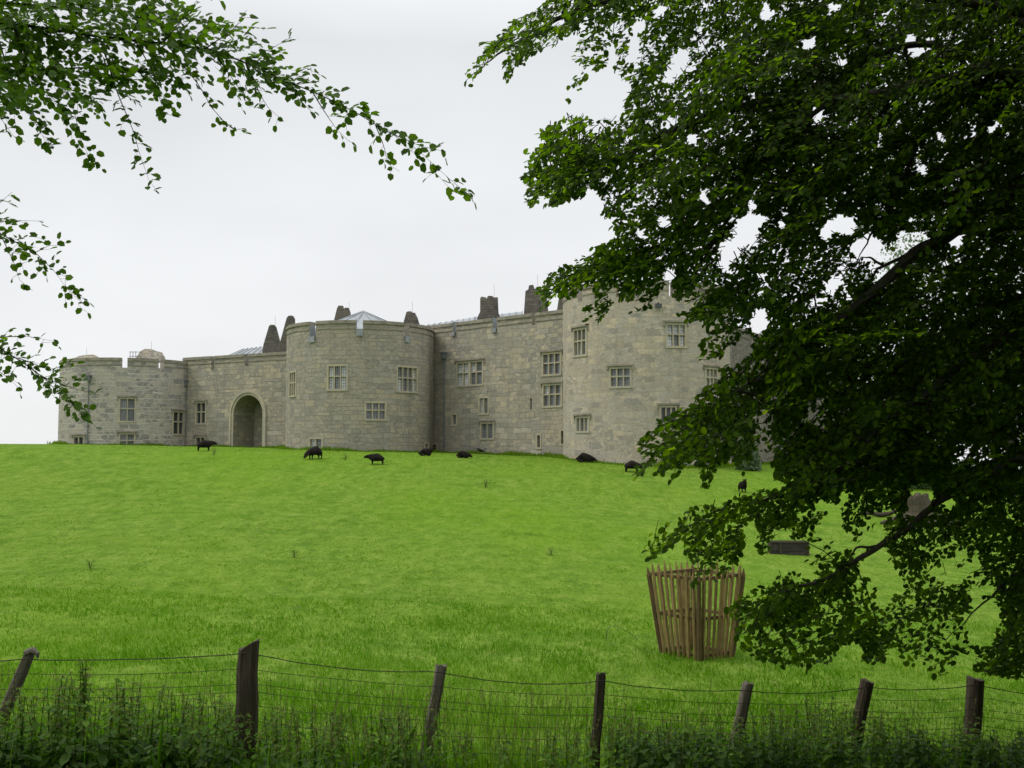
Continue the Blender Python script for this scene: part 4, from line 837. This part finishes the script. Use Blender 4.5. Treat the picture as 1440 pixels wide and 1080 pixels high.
LIMBS = [([(1610, 260, 11.05), (1500, 140, 11), (1400, 100, 11), (1344, 111, 10.8), (1298, 116, 10.6), (1230, 135, 10.4), (1178, 139, 10.3), (1053, 148, 10.2), (1006, 162, 10.1), (930, 190, 10), (870, 222, 9.9), (800, 232, 9.8), (760, 245, 9.8)], .085),
    ([(1400, 100, 11), (1312, 62, 11.2), (1233, 76, 11.2), (1196, 102, 11), (1150, 134, 10.8), (1104, 171, 10.7), (1060, 215, 10.6), (1000, 300, 10.5), (940, 340, 10.4), (905, 352, 10.3), (850, 375, 10.2), (790, 400, 10)], .04),
    ([(1610, 80, 11.1), (1440, 20, 11.5), (1250, -10, 11.5), (1050, -30, 11.3), (900, -10, 11), (800, 20, 10.8), (740, 55, 10.7), (700, 75, 10.6), (670, 105, 10.6)], .06),
    ([(1610, 230, 11), (1480, 240, 11), (1400, 280, 10.8), (1339, 328, 10.6), (1286, 356, 10.5), (1238, 402, 10.3), (1195, 437, 10.2), (1147, 476, 10), (1104, 511, 9.9), (1069, 533, 9.8), (1030, 555, 9.7), (980, 590, 9.6), (930, 625, 9.5)], .08),
    ([(1320, 342, 10.6), (1284, 356, 10.5), (1242, 373, 10.5), (1220, 398, 10.5), (1185, 440, 10.4)], .028), ([(1242, 373, 10.5), (1222, 362, 10.5), (1205, 365, 10.5)], .016), ([(1290, 200, 10.8), (1262, 270, 10.7), (1230, 322, 10.6), (1214, 350, 10.6), (1198, 380, 10.5)], .022),
    ([(1610, 520, 11), (1500, 590, 11), (1440, 640, 10.6), (1378, 671, 10.2), (1308, 715, 9.9), (1277, 744, 9.7), (1233, 769, 9.5), (1201, 791, 9.4), (1170, 810, 9.3), (1138, 821, 9.2), (1107, 829, 9.1), (1070, 850, 9.1), (1040, 870, 9)], .045),
    ([(1233, 769, 9.5), (1205, 772, 9.4), (1195, 788, 9.4), (1180, 805, 9.3)], .014), ([(1610, 400, 11), (1420, 470, 10.8), (1320, 540, 10.4), (1238, 602, 10), (1204, 646, 9.9), (1169, 668, 9.8), (1090, 700, 9.7), (1020, 715, 9.6), (950, 750, 9.5)], .045),
    ([(1610, 650, 11), (1500, 760, 11), (1440, 800, 10.5), (1380, 850, 10.3), (1330, 900, 10.2)], .028), ([(1610, 330, 11), (1480, 400, 11.2), (1400, 430, 11.2), (1300, 500, 11), (1200, 540, 10.8), (1130, 600, 10.6)], .045),
    ([(1178, 139, 10.3), (1120, 180, 10.2), (1050, 260, 10.1), (1000, 350, 10), (960, 400, 9.9)], .03), ([(1310, 560, 10.4), (1290, 640, 10.2), (1275, 700, 10.1)], .02),
    ([Vector((6.45, 11, 1.5)), Vector((5, 9, 3.2)), Vector((3.2, 7, 4.2)), Vector((1.5, 5, 4.6)), Vector((0, 3.5, 4.6))], .11), ([Vector((6.5, 11, 4)), Vector((5, 13, 6)), Vector((3, 14, 7.5)), Vector((1, 15, 8))], .11), ([Vector((6.5, 11.2, 5.5)), Vector((8.5, 10, 7.5)), Vector((10.5, 9, 8))], .1), ([Vector((6.5, 11, 2.5)), Vector((9, 12, 4.5)), Vector((12, 13, 5))], .1)]
SAMP, binv = limb_tree(beech, trunk_p, [.78, .6, .52, .46, .40, .30, .12], LIMBS, M['bark'])
sx, sy = proj(SAMP)
LV, TW = Leaves(), Twigs()
def in_mask(Pt):
    x, y = proj(Pt); x = x + rng.normal(0, 1.5, len(x)); y = y + rng.normal(0, 1.5, len(y))
    ix = ((x - MX0) / MS).astype(int); iy = ((y - MY0) / MS).astype(int); ok = (ix >= 0) & (ix < 800) & (iy >= 0) & (iy < 1000)
    d_ = np.zeros(len(x)); d_[ok] = dens[iy[ok], ix[ok]]; return rng.random(len(x)) < d_ * 1.3
pw = dens_s * np.where(ur, 1.5, 1); pw = (pw / pw.sum()).ravel()
def grow(n, near):
    pick = rng.choice(pw.size, n, p=pw); tot = 0
    for i in pick:
        x, y = gx.ravel()[i], gy.ravel()[i]
        j = np.argmin((sx - x) ** 2 + (sy - y) ** 2 + rng.uniform(0, 4000, len(sx))); Y = SAMP[j, 1] + rng.normal(.3, .75)
        if x > 1150 and rng.random() < .5: Y += rng.uniform(.3, 3.0)
        Y = min(max(Y, 8.6), 14.5); c = np.array(P(x, y, Y))
        th = rng.normal(math.radians(212), .55)                 # mostly out to the left and drooping
        a = np.array([math.cos(th), rng.normal(0, .55), math.sin(th) * .75]); a /= np.linalg.norm(a)
        n_ = np.array([rng.normal(-.2, .4), rng.normal(-.38, .42), 1.0]); length = rng.uniform(.38, .8)
        b = c - a * length * .5
        got = spray(LV, TW, b, a, n_, length, rng.uniform(.14, .27), .071, in_mask, step=.05)
        tot += got
        if got > 14:
            k = np.argmin(np.linalg.norm(SAMP - b, axis=1)); q = SAMP[k]; L = np.linalg.norm(q - b)
            if L < .9 and rng.random() < .5:
                m_ = (q + b) / 2 + np.array([0, 0, .12 * L]); seg = np.array([q, (q + m_) / 2 + [0, 0, .02], m_, (m_ + b) / 2, b]); ok = in_mask((seg[:-1] + seg[1:]) / 2)
                if ok.any(): TW.add(seg[:-1][ok], seg[1:][ok], .006, .0045)
    return tot
nl = grow(17500, 0)
# short sprays set along each visible limb's last two thirds, so its tip carries leaves
for k in range(0, len(SAMP), 2):
    if sx[k] < 1440 and sy[k] > -20 and dens[min(max(int((sy[k] - MY0) / MS), 0), 999), min(max(int((sx[k] - MX0) / MS), 0), 799)] > 0:
        d = SAMP[min(k + 1, len(SAMP) - 1)] - SAMP[max(k - 1, 0)]
        if np.linalg.norm(d) > 1.5: continue
        for s in (-1, 1):
            a = nrm((d / max(np.linalg.norm(d), .01) + np.array([rng.normal(0, .3), s * .8, rng.normal(-.25, .25)]))[None])[0]
            nl += spray(LV, TW, SAMP[k], a, np.array([rng.normal(0, .3), rng.normal(-.3, .3), 1]), rng.uniform(.3, .6), .2, .07, in_mask, step=.05)
# unseen crown over, behind and beside the camera, added dense to shade tree and foreground
def out_ok(Pt):
    x, y = proj(Pt); return ((Pt[:, 1] < .05) & (np.linalg.norm(Pt, axis=1) > 1.3)) | (Pt[:, 1] >= .05) & ((y < -30) | (x > 1470) | (x < -60))
for k in range(6500):
    c = np.array([rng.uniform(-5, 15), rng.uniform(-9, 17), 0]); r_ = math.hypot(c[0] - 6.5, (c[1] - 8) * .8)
    if r_ > 11: continue
    c[2] = rng.uniform(1.2, 11.5 - r_ * .3) if c[1] > -1 else rng.uniform(-.5, 7)
    if c[0] > max(3.6, .56 * c[1] + .8) and rng.random() < .6: c[2] = rng.uniform(-2.2, 5)
    if c[1] > 3 and c[0] < 2.5 + (c[1] - 3) * .45: continue
    th = rng.uniform(0, 2 * PI); a = np.array([math.cos(th), math.sin(th), rng.normal(-.2, .25)])
    nl += spray(LV, TW, c, a, np.array([rng.normal(0, .5), rng.normal(0, .5), 1.]), rng.uniform(.9, 1.5), .6, .17, out_ok, step=.13)
print('right beech leaves', nl)
LV.build('foliage', M['beech'], beech).location = binv; TW.build('twigs', M['twig'], beech).location = binv
# ------------------------------------------------------------------ the beech on the left
beech2 = empty('beech_tree', (-6.6, 5.2, hz(-6.6, 5.2)), 'beech whose thin leafy sprays hang in from the left edge of the view', 'tree')
g2 = hz(-6.6, 5.2)
STEMS = [([(-60, 30), (30, 35), (130, 50), (220, 60), (300, 70), (350, 90), (400, 113), (450, 133), (500, 158), (545, 185), (580, 205), (600, 222), (630, 250), (660, 274)], .012, 1.2), ([(545, 185), (590, 205), (626, 213)], .004, .5), ([(140, 52), (165, 130), (188, 185), (196, 215), (210, 255), (224, 272)], .006, .9),
    ([(70, 45), (105, 160), (115, 200), (128, 226)], .006, 1), ([(235, 62), (280, 120), (300, 155), (325, 180), (346, 184)], .006, .9), ([(345, 88), (360, 120), (375, 150), (400, 171)], .005, .8), ([(440, 130), (455, 155), (472, 180), (491, 199)], .005, .8), ([(528, 176), (540, 205), (545, 230), (562, 241)], .004, .6),
    ([(0, 60), (20, 130), (45, 165), (65, 200), (76, 206)], .006, 1), ([(-20, 150), (0, 165), (18, 190)], .004, .8), ([(290, 68), (330, 40), (347, 14)], .005, .9), ([(230, 60), (262, 20), (285, -10)], .006, 1), ([(335, 85), (375, 72), (410, 52)], .005, 1), ([(180, 55), (200, 20), (215, -10)], .006, 1), ([(100, 45), (110, 10), (120, -20)], .006, 1),
    ([(400, 113), (430, 95), (450, 105)], .004, .7), ([(20, 35), (35, 90), (60, 130), (100, 165)], .007, 1.2), ([(190, 56), (215, 100), (225, 140), (230, 160)], .006, 1), ([(300, 72), (330, 115), (345, 140), (352, 152)], .005, .9), ([(-40, 95), (40, 100), (110, 95), (190, 100), (260, 110)], .01, 1.2), ([(-40, 0), (60, 8), (170, 15), (300, 30)], .01, 1.2),
    ([(-50, 295), (-20, 315), (0, 328), (30, 345), (50, 355), (80, 385), (95, 408), (118, 428)], .007, 1.15), ([(0, 328), (20, 370), (28, 395), (46, 409)], .004, .7), ([(-20, 305), (25, 310), (62, 311)], .004, .8), ([(-20, 290), (0, 285), (17, 270)], .004, .8), ([(50, 355), (70, 345), (88, 345)], .003, .8),
    ([(-50, 460), (-20, 480), (0, 490), (30, 508), (60, 530), (80, 550), (95, 565), (115, 582), (131, 596)], .007, 1.25), ([(-20, 474), (40, 473), (77, 480)], .004, .7), ([(25, 503), (70, 520), (102, 512)], .004, .9), ([(60, 530), (100, 545), (140, 556)], .004, .9), ([(-20, 510), (10, 530), (27, 546)], .004, .8)]
limbs2 = [([Vector((-6.5, 5.2, 1.6)), Vector((-5.2, 5.6, 2.3)), Vector((-4.2, 6.1, 2.65)), P(-60, 30, 6.5)], .075), ([Vector((-6.5, 5.2, .6)), Vector((-5.2, 5.8, 1.4)), Vector((-4.3, 6.2, 1.6)), P(-50, 295, 6.4)], .04), ([Vector((-6.5, 5.2, -.6)), Vector((-5.2, 5.8, .5)), Vector((-4.3, 6.2, .85)), P(-50, 460, 6.3)], .035), ([Vector((-6.6, 5.2, 3)), Vector((-5, 4, 5)), Vector((-3, 3, 6))], .1)]
_, binv2 = limb_tree(beech2, [Vector((-6.6, 5.2, g2 - .4)), Vector((-6.6, 5.2, g2 + .6)), Vector((-6.55, 5.2, g2 + 3)), Vector((-6.6, 5.25, g2 + 6)), Vector((-6.5, 5.3, g2 + 10))], [.65, .48, .42, .34, .1], limbs2, M['bark'])
LV, TW = Leaves(), Twigs(); allok = lambda Pt: np.ones(len(Pt), bool)
nl = 0
for si, (pts, r0, leafy) in enumerate(STEMS):
    Y0 = 6.5 + rng.normal(0, .12); q = np.array([tuple(P(x, y, Y0 + .15 * math.sin(si + k * .6))) for k, (x, y) in enumerate(pts)])
    seg = np.linalg.norm(np.diff(q, axis=0), axis=1); cum = np.concatenate([[0], np.cumsum(seg)]); tot = cum[-1]
    at = lambda s: np.stack([np.interp(s, cum, q[:, c]) for c in range(3)], -1)
    ss = np.linspace(0, tot, max(8, int(tot / .05))); pp = at(ss); A_, B_ = pp[:-1], pp[1:]
    for k in range(len(A_)): TW.add(A_[k:k + 1], B_[k:k + 1], max(.0012, r0 * (1 - k / len(A_))), max(.0010, r0 * (1 - (k + 1) / len(A_))))
    s = .04
    while s < tot:
        p = at(np.array([s]))[0]; d = at(np.array([min(s + .05, tot)]))[0] - at(np.array([max(s - .05, 0)]))[0]; d /= np.linalg.norm(d)
        f = s / tot; big = si == 0 and f < .62
        sgn = 1 if int(s / .03) % 2 else -1
        v = np.array([rng.normal(0, .35), rng.normal(0, .6), rng.normal(0, .3) + (.25 * sgn)])
        a = d * .75 + v; n_ = np.array([rng.normal(0, .4), rng.normal(-.75, .4), 1])
        lg = (rng.uniform(.08, .19) * (1.15 - f * .6)) * leafy * (1.6 if big else 1)
        nl += spray(LV, TW, p, a, n_, lg, .06 * leafy * (2 if big else 1), (.056 if si < 21 else .048), allok, step=.038, stem=.0012, droop=.2, wide=.74, ldroop=-.08)
        s += .054 / leafy if not big else .04
# dense mass at the corner
poly = tile(0, 0, 3.6, [(-300, -200), (1000, -200), (1000, 20), (960, 60), (1060, 95), (1140, 120), (1240, 150), (1300, 250), (1340, 380), (1180, 370), (1000, 330), (860, 400), (640, 400), (520, 430), (440, 540), (330, 500), (220, 470), (80, 470), (-300, 560)])
xs_, ys_ = rng.uniform(-90, 380, 480), rng.uniform(-70, 155, 480); ok = pip(poly, xs_, ys_)
for x, y in zip(xs_[ok], ys_[ok]):
    if rng.random() < (x - 100) / 420: continue
    th = rng.normal(math.radians(-20), .5); a = np.array([math.cos(th), rng.normal(0, .6), math.sin(th)])
    nl += spray(LV, TW, np.array(P(x, y, 6.6 + rng.normal(0, .35))), a, np.array([rng.normal(0, .35), rng.normal(-.4, .35), 1]), rng.uniform(.15, .32),   .10, .056, allok, step=.04, stem=.0012, wide=.74, ldroop=-.05)
for k in range(220):                               # crown out of frame
    c = np.array([rng.uniform(-11, -3), rng.uniform(-1, 9), rng.uniform(3, 9)]); th = rng.uniform(0, 6.3)
    nl += spray(LV, TW, c, np.array([math.cos(th), math.sin(th), -.2]), np.array([rng.normal(0, .3), rng.normal(0, .3), 1.]), 1.1, .5, .13, out_ok, step=.12)
print('left beech leaves', nl)
LV.build('foliage', M['beech_left'], beech2).location = binv2; TW.build('twigs', M['twig'], beech2).location = binv2
# ------------------------------------------------------------------ trees, hedge and shrub beyond the field on the right
def far_tree(px, Y, htop, rad, label, mat, nclump=230, lsz=.34, base_frac=.22, dens_=26, group='trees beyond the field'):
    x = (px - 720) / F * Y; g = hz(x, Y); r = empty('distant_tree', (x, Y, g), label, 'tree', group); h = P(px, htop, Y).z - g
    mb = MB(); tp = [Vector((0, 0, -.4)), Vector((.1, 0, h * .25)), Vector((-.1, .1, h * .55)), Vector((.1, 0, h * .86))]; mb.tube(tp, [h * .035, h * .026, h * .018, h * .004], 9)
    cl = []
    for k in range(nclump):
        u = rng.normal(0, 1, 3); u /= np.linalg.norm(u); rr_ = rng.uniform(.45, 1) ** .6; zc = base_frac + (1 - base_frac) * .5
        sh = 1 - .35 * max(u[2], 0); cl.append((u[0] * rr_ * rad * sh, u[1] * rr_ * rad * sh, h * (zc + u[2] * rr_ * (1 - zc))))
    cl = np.array(cl)
    for k in range(0, nclump, 9):
        c = Vector(cl[k]); s = Vector((0, 0, max(h * .2, c.z * .55))); mb.tube([s, s.lerp(c, .5) + Vector((0, 0, .3)), c], [h * .009, h * .006, h * .002], 5)
    mb.build('trunk', M['bark'], r)
    B = (cl[:, None] + rng.normal(0, rad * .12, (nclump, dens_, 3)) * np.array([1, 1, .6])).reshape(-1, 3); n_ = len(B)
    L = lsz * rng.uniform(.6, 1.3, n_); V, Fc, tt = leaf_mesh(B, rng.normal(0, 1, (n_, 3)) + np.array([0, 0, -.3]), rng.normal(0, .6, (n_, 3)) + np.array([0, 0, 1.]), L, L * .7, np.clip(rng.normal(.45, .22, n_), 0, 1)); np_mesh('crown', V, Fc, mat, r, tt)
far_tree(1285, 112, 318, 5.5, 'pale feathery tree showing through the gap in the beech', M['pale'], 150, .3, .2, 20)
far_tree(1225, 128, 560, 5, 'low dark tree beyond the end of the rubble wall', M['far'])
far_tree(1330, 100, 470, 6, 'broad dark tree behind the stump', M['far'])
far_tree(1420, 92, 400, 6.5, 'tall dark tree at the far right edge of the field', M['far'])
far_tree(1530, 84, 380, 6.5, 'dark tree just past the right border of the field', M['far'])
def shrub(px, py, wpx, top, label, mat, n_):
    p = ground_at(px, py); r = empty('conical_shrub', p, label, 'shrub'); h = P(px, top, p.y).z - p.z; ra = wpx / 2 / F * p.y
    z = rng.uniform(0, 1, n_) ** 1.1; t = rng.uniform(0, 2 * PI, n_); q = ra * (1 - z) ** .55 * rng.uniform(.55, 1.05, n_); B = np.stack([q * np.cos(t), q * np.sin(t), z * h], 1)
    L = rng.uniform(.09, .2, n_); V, Fc, tt = leaf_mesh(B, rng.normal(0, 1, (n_, 3)) + np.array([0, 0, .4]), rng.normal(0, 1, (n_, 3)), L, L * .6, np.clip(rng.normal(.5, .2, n_), 0, 1)); np_mesh('foliage', V, Fc, mat, r, tt)
    mb = MB(); mb.tube([(0, 0, -.2), (0, 0, h * .8)], [.08, .02], 6); mb.build('stem', M['bark'], r)
shrub(1052, 661, 36, 600, 'conical green shrub against the rubble wall', M['pale'], 5000)
def hedge():
    a = ground_at(1215, 684); x1 = a.x + 26; r = empty('hedge', a, 'low dark hedge along the foot of the far right trees', 'hedge'); n_ = 16000
    X = rng.uniform(0, 26, n_); Yd = rng.normal(0, .6, n_); Z = H(a.x + X, a.y + Yd) - a.z + rng.uniform(0, 1, n_) ** .8 * (1.35 + .3 * np.sin(X * 1.3) + .2 * np.sin(X * 3.1)); L = rng.uniform(.1, .24, n_)
    V, Fc, tt = leaf_mesh(np.stack([X, Yd, Z], 1), rng.normal(0, 1, (n_, 3)), rng.normal(0, 1, (n_, 3)), L, L * .6, np.clip(rng.normal(.3, .2, n_), 0, 1)); np_mesh('foliage', V, Fc, M['far'], r, tt)
    mb = MB()
    for k in range(30): x = k * .87; z = hz(a.x + x, a.y) - a.z; mb.tube([(x, 0, z - .2), (x + .1, .05, z + .9)], [.04, .015], 5)
    mb.build('stems', M['bark'], r)
hedge()
# ------------------------------------------------------------------ thistles and docks in the pasture
def weed(px, py, h, label):
    p = ground_at(px, py); r = empty('thistle', p, label, 'thistle', 'thistles scattered over the pasture'); n_ = 60
    z = rng.uniform(.05, 1, n_); t = rng.uniform(0, 6.28, n_); B = np.stack([.05 * np.cos(t), .05 * np.sin(t), z * h * .8], 1) + rng.normal(0, .07, (n_, 3)) * np.array([1, 1, .3]); D = np.stack([np.cos(t), np.sin(t), rng.uniform(.2, .9, n_)], 1)
    L = rng.uniform(.09, .17, n_) * (h / .5); V, Fc, tt = leaf_mesh(B, D, rng.normal(0, .4, (n_, 3)) + np.array([0, 0, 1.]), L, L * .26, rng.uniform(.1, .7, n_)); np_mesh('leaves', V, Fc, M['thistle'], r, tt)
    mb = MB()
    for k in range(4): a = rng.uniform(0, 6.28); mb.tube([(0, 0, -.05), (.04 * math.cos(a), .04 * math.sin(a), h * .6), (.12 * math.cos(a), .12 * math.sin(a), h)], [.012, .008, .005], 5)
    mb.build('stems', M['dry'], r)
for x, y, h, lb in ((127, 801, .3, 'thistle clump alone on the left of the pasture'), (414, 785, .3, 'thistle clump in the middle of the pasture below the middle tower'), (683, 686, .5, 'thistle clump uphill below the curtain wall'), (775, 781, .3, 'thistle clump left of and above the tree guard'), (301, 640, .5, 'thistle beside the sheep by the low left window'), (486, 647, .45, 'thistle between the two sheep below the middle tower')): weed(x, y, h, lb)
# ------------------------------------------------------------------ grass and the weeds along the fence
def grass(n, y0, y1, hgt, wid, pw_, name, margin=1.12, mat='blade'):
    Y = (y0 ** (1 - pw_) + rng.random(n) * (y1 ** (1 - pw_) - y0 ** (1 - pw_))) ** (1 / (1 - pw_)); X = rng.uniform(-1, 1, n) * (Y * 720 / F * margin + .5)
    c = .55 * vnoise(X, Y, .9, 3) + .45 * vnoise(X, Y, 3.1, 4); k = rng.random(n) < .25 + 1.1 * c; X, Y, c = X[k], Y[k], c[k]; n = len(X)
    h = hgt * (.35 + 1.15 * c) * rng.uniform(.55, 1.25, n); w_ = wid * rng.uniform(.6, 1.3, n) * (Y / 14) ** .55
    B = np.stack([X, Y, H(X, Y) - .02], 1); t = rng.uniform(0, 6.28, n); lean = rng.uniform(.1, .75, n); d = np.stack([np.cos(t) * lean, np.sin(t) * lean, np.ones(n)], 1); d = nrm(d)
    sdv = np.stack([-np.sin(t * 1.7), .35 * np.cos(t * 1.7), np.zeros(n)], 1); mid = B + d * h[:, None] * .55; tip = B + d * h[:, None]; tip[:, :2] += d[:, :2] * h[:, None] * .35; tip[:, 2] -= lean * h * .22
    V = np.stack([B - sdv * w_[:, None] * .5, B + sdv * w_[:, None] * .5, mid + sdv * w_[:, None] * .4, tip, mid - sdv * w_[:, None] * .4], 1).reshape(-1, 3); i = np.arange(n)[:, None] * 5
    tint = np.clip(.25 + .6 * vnoise(X, Y, .35, 9) + rng.normal(0, .2, n) - .12 + (rng.random(n) < .03) * .5, 0, 1)
    Fc = np.concatenate([i + np.array([[0, 1, 2, 4]]), i + np.array([[4, 2, 3, 3]])]); Fc = i + np.array([[0, 1, 2, 3, 4]])
    o = np_mesh(name, V, Fc, M[mat], None, np.repeat(tint, 5)); tag(o, 'short lush green grass of the pasture', 'grass', kind='stuff')
grass(200000, 8.5, 30, .14, .011, 1.5, 'grass')
grass(80000, 26, 82, .06, .028, 1.3, 'grass', mat='blade_far')
def nettles(spots, name, label, mat='nettle', leaf=.085, tassel=True):
    LV, TW, DB, DD = Leaves(), Twigs(), [], []; SB = Leaves()
    for x, y, h in spots:
        g = hz(x, y); ln = rng.normal(0, .10, 2); n_ = max(5, int(h / .065)); z = (np.arange(n_) + .5) / n_; z = z[z > .12]; n_ = len(z)
        st = np.stack([x + ln[0] * z * h, y + ln[1] * z * h, g + z * h], 1); b0 = np.array([[x, y, g - .05]]); pts = np.concatenate([b0, st]); TW.add(pts[:-1], pts[1:], .0045, .0035)
        for s in (0, PI):
            t = np.arange(n_) * (PI / 2) + s + rng.normal(0, .25, n_) + x * 9; D = np.stack([np.cos(t), np.sin(t), rng.normal(-.25, .25, n_)], 1); L = leaf * rng.uniform(.7, 1.25, n_) * np.interp(z, [0, .35, .8, 1], [.8, 1.1, .9, .45])
            LV.add(st, D, np.stack([np.cos(t) * .3, np.sin(t) * .3, np.ones(n_)], 1) + rng.normal(0, .2, (n_, 3)), L, L * .58, np.clip(rng.normal(.45, .2, n_), 0, 1))
            if tassel:
                m = z > .62; k = m.sum() * 3
                if k:
                    bb = np.repeat(st[m], 3, 0); SB.add(bb, np.stack([rng.normal(0, 1, k), rng.normal(0, 1, k), rng.uniform(-.9, .5, k)], 1), rng.normal(0, 1, (k, 3)), rng.uniform(.02, .06, k), np.full(k, .006), rng.random(k))
    V1 = LV.build(name, M[mat], None); tag(V1, label, 'nettles', kind='stuff')
    st_ = TW.build('nettle_stems', M['nettle'], V1)
    if tassel: SB.build('seed_tassels', M['dry'], V1)
def fence_y(x): return np.interp(x, [t.x for t, b in tops], [t.y for t, b in tops])
sp = []
def scatter(n, px0, px1, top, spread=26, d0=-1.3, d1=.6, lo=.55, hi=1.15):
    c = 0
    while c < n:
        px = rng.uniform(px0, px1); y0 = fence_y((px - 720) / F * 11.8); Y = y0 + rng.uniform(d0, d1); x = (px - 720) / F * Y; g = hz(x, Y)
        ht = P(px, top(px) + abs(rng.normal(0, spread)) , Y).z - g
        if ht < .25: ht = .25
        sp.append((x, Y, min(ht, hi + rng.uniform(-.1, .1)))); c += 1
scatter(200, -60, 330, lambda x: 968 - 34 * math.exp(-((x - 130) / 70) ** 2) , 48, hi=1.35)
scatter(6, 122, 142, lambda x: 925, 6, -.8, -.2, hi=1.6)
scatter(95, 330, 640, lambda x: 985, 45)
scatter(45, 640, 860, lambda x: 1018, 30)
scatter(240, 850, 1360, lambda x: 1000 - 26 * math.exp(-((x - 1130) / 60) ** 2), 34)
scatter(110, 1340, 1520, lambda x: 1030, 22)
nettles(sp, 'nettle_bed', 'tall nettles growing thickly along the foot of the wire fence')
sp = []
scatter(190, -60, 335, lambda x: 1020, 20, -1.4, .1, hi=.8); scatter(40, 335, 620, lambda x: 1045, 20, -1.4, 0, hi=.7); scatter(220, 860, 1520, lambda x: 1022, 18, -1.5, .1, hi=.75)
nettles(sp, 'low_weeds', 'low dark leafy weeds crowding the bottom of the fence', 'weed', .12, False)
def wall_foot(n):
    pts = []
    for W, a, b in ((LT, -11, 9), (MT, -11, 10), (RT, -11, 11), (WL, 0, WL.L), (WR, 0, WR.L), (FW, 0, 30)):
        u = rng.uniform(a, b, int(n * (b - a) / 120)); d = -np.abs(rng.normal(0, .35, len(u))); pts += [W.pt(x, 0, y) for x, y in zip(u, d)]
    X, Y = np.array([p.x for p in pts]), np.array([p.y for p in pts]); n = len(X); B = np.stack([X, Y, H(X, Y) - .05], 1); h = rng.uniform(.08, .42, n) * (.3 + vnoise(X, Y, .7, 61)); t = rng.uniform(0, 6.28, n)
    tip = B + np.stack([np.cos(t) * .3, np.sin(t) * .3, np.ones(n)], 1) * h[:, None]; s_ = np.stack([np.ones(n), np.zeros(n), np.zeros(n)], 1) * .02; mid = (B + tip) / 2
    V = np.stack([B - s_, B + s_, mid + s_, tip, mid - s_], 1).reshape(-1, 3); o = np_mesh('rough_grass', V, np.arange(n)[:, None] * 5 + np.arange(5)[None], M['blade_far'], None, np.repeat(rng.random(n), 5)); tag(o, 'rough longer grass left unmown along the foot of the castle walls', 'grass', kind='stuff')
wall_foot(16000)
def tall_grass(n):
    px = rng.uniform(-60, 1520, n); Y = fence_y((px - 720) / F * 11.8) + rng.uniform(-1.6, .9, n); X = (px - 720) / F * Y; B = np.stack([X, Y, H(X, Y) - .03], 1); h = rng.uniform(.2, .5, n) * (.6 + .6 * vnoise(X, Y, 1.3, 21)) + (rng.random(n) < .04) * .4; t = rng.uniform(0, 6.28, n); ln = rng.uniform(.05, .4, n)
    tip = B + np.stack([np.cos(t) * ln, np.sin(t) * ln, np.ones(n)], 1) * h[:, None]; mid = B + np.stack([np.cos(t) * ln * .3, np.sin(t) * ln * .3, np.ones(n)], 1) * h[:, None] * .6; s = np.stack([np.sin(t), -np.cos(t) * .4, np.zeros(n)], 1) * .0045
    V = np.stack([B - s, B + s, mid + s * .9, tip, mid - s * .9], 1).reshape(-1, 3); i = np.arange(n)[:, None] * 5
    o = np_mesh('long_grass', V, i + np.array([[0, 1, 2, 3, 4]]), M['blade'], None, np.repeat(np.clip(rng.normal(.45, .25, n), 0, 1), 5)); tag(o, 'long uncut grass and seed heads along the fence line', 'grass', kind='stuff')
    k = rng.random(n) < .07; b, d = tip[k], (tip - mid)[k]; m = k.sum(); R_ = 9; BB = np.repeat(b, R_, 0) - nrm(np.repeat(d, R_, 0)) * rng.uniform(-.02, .14, (m * R_, 1)); SB = Leaves()
    SB.add(BB, nrm(np.repeat(d, R_, 0)) + rng.normal(0, .55, (m * R_, 3)), rng.normal(0, 1, (m * R_, 3)), rng.uniform(.012, .04, m * R_), np.full(m * R_, .006), rng.random(m * R_)); SB.build('seed_heads', M['dry'], o)
tall_grass(6500)
def seed_stalks(n):                                # pale flowering grass stems standing above the verge
    px = np.concatenate([rng.uniform(-60, 1520, n // 2), rng.uniform(380, 900, n - n // 2)]); Y = fence_y((px - 720) / F * 11.8) + rng.uniform(-1.4, .8, n); X = (px - 720) / F * Y; B = np.stack([X, Y, H(X, Y) - .03], 1); h = rng.uniform(.5, 1.15, n); D = nrm(np.stack([rng.normal(0, .14, n), rng.normal(0, .14, n), np.ones(n)], 1)); T_ = B + D * h[:, None]
    TW = Twigs(); TW.add(B, T_, .0028, .0016); o = TW.build('flowering_grass', M['dry'], None); tag(o, 'pale flowering grass stems rising above the weeds along the fence', 'grass', kind='stuff')
    k = 16; q = np.repeat(T_, k, 0) - np.repeat(D, k, 0) * rng.uniform(0, .24, (n * k, 1)); SB = Leaves(); SB.add(q, np.repeat(D, k, 0) + rng.normal(0, .6, (n * k, 3)), rng.normal(0, 1, (n * k, 3)), rng.uniform(.012, .045, n * k), np.full(n * k, .0055), rng.random(n * k)); SB.build('seed_heads', M['dry'], o)
seed_stalks(380)
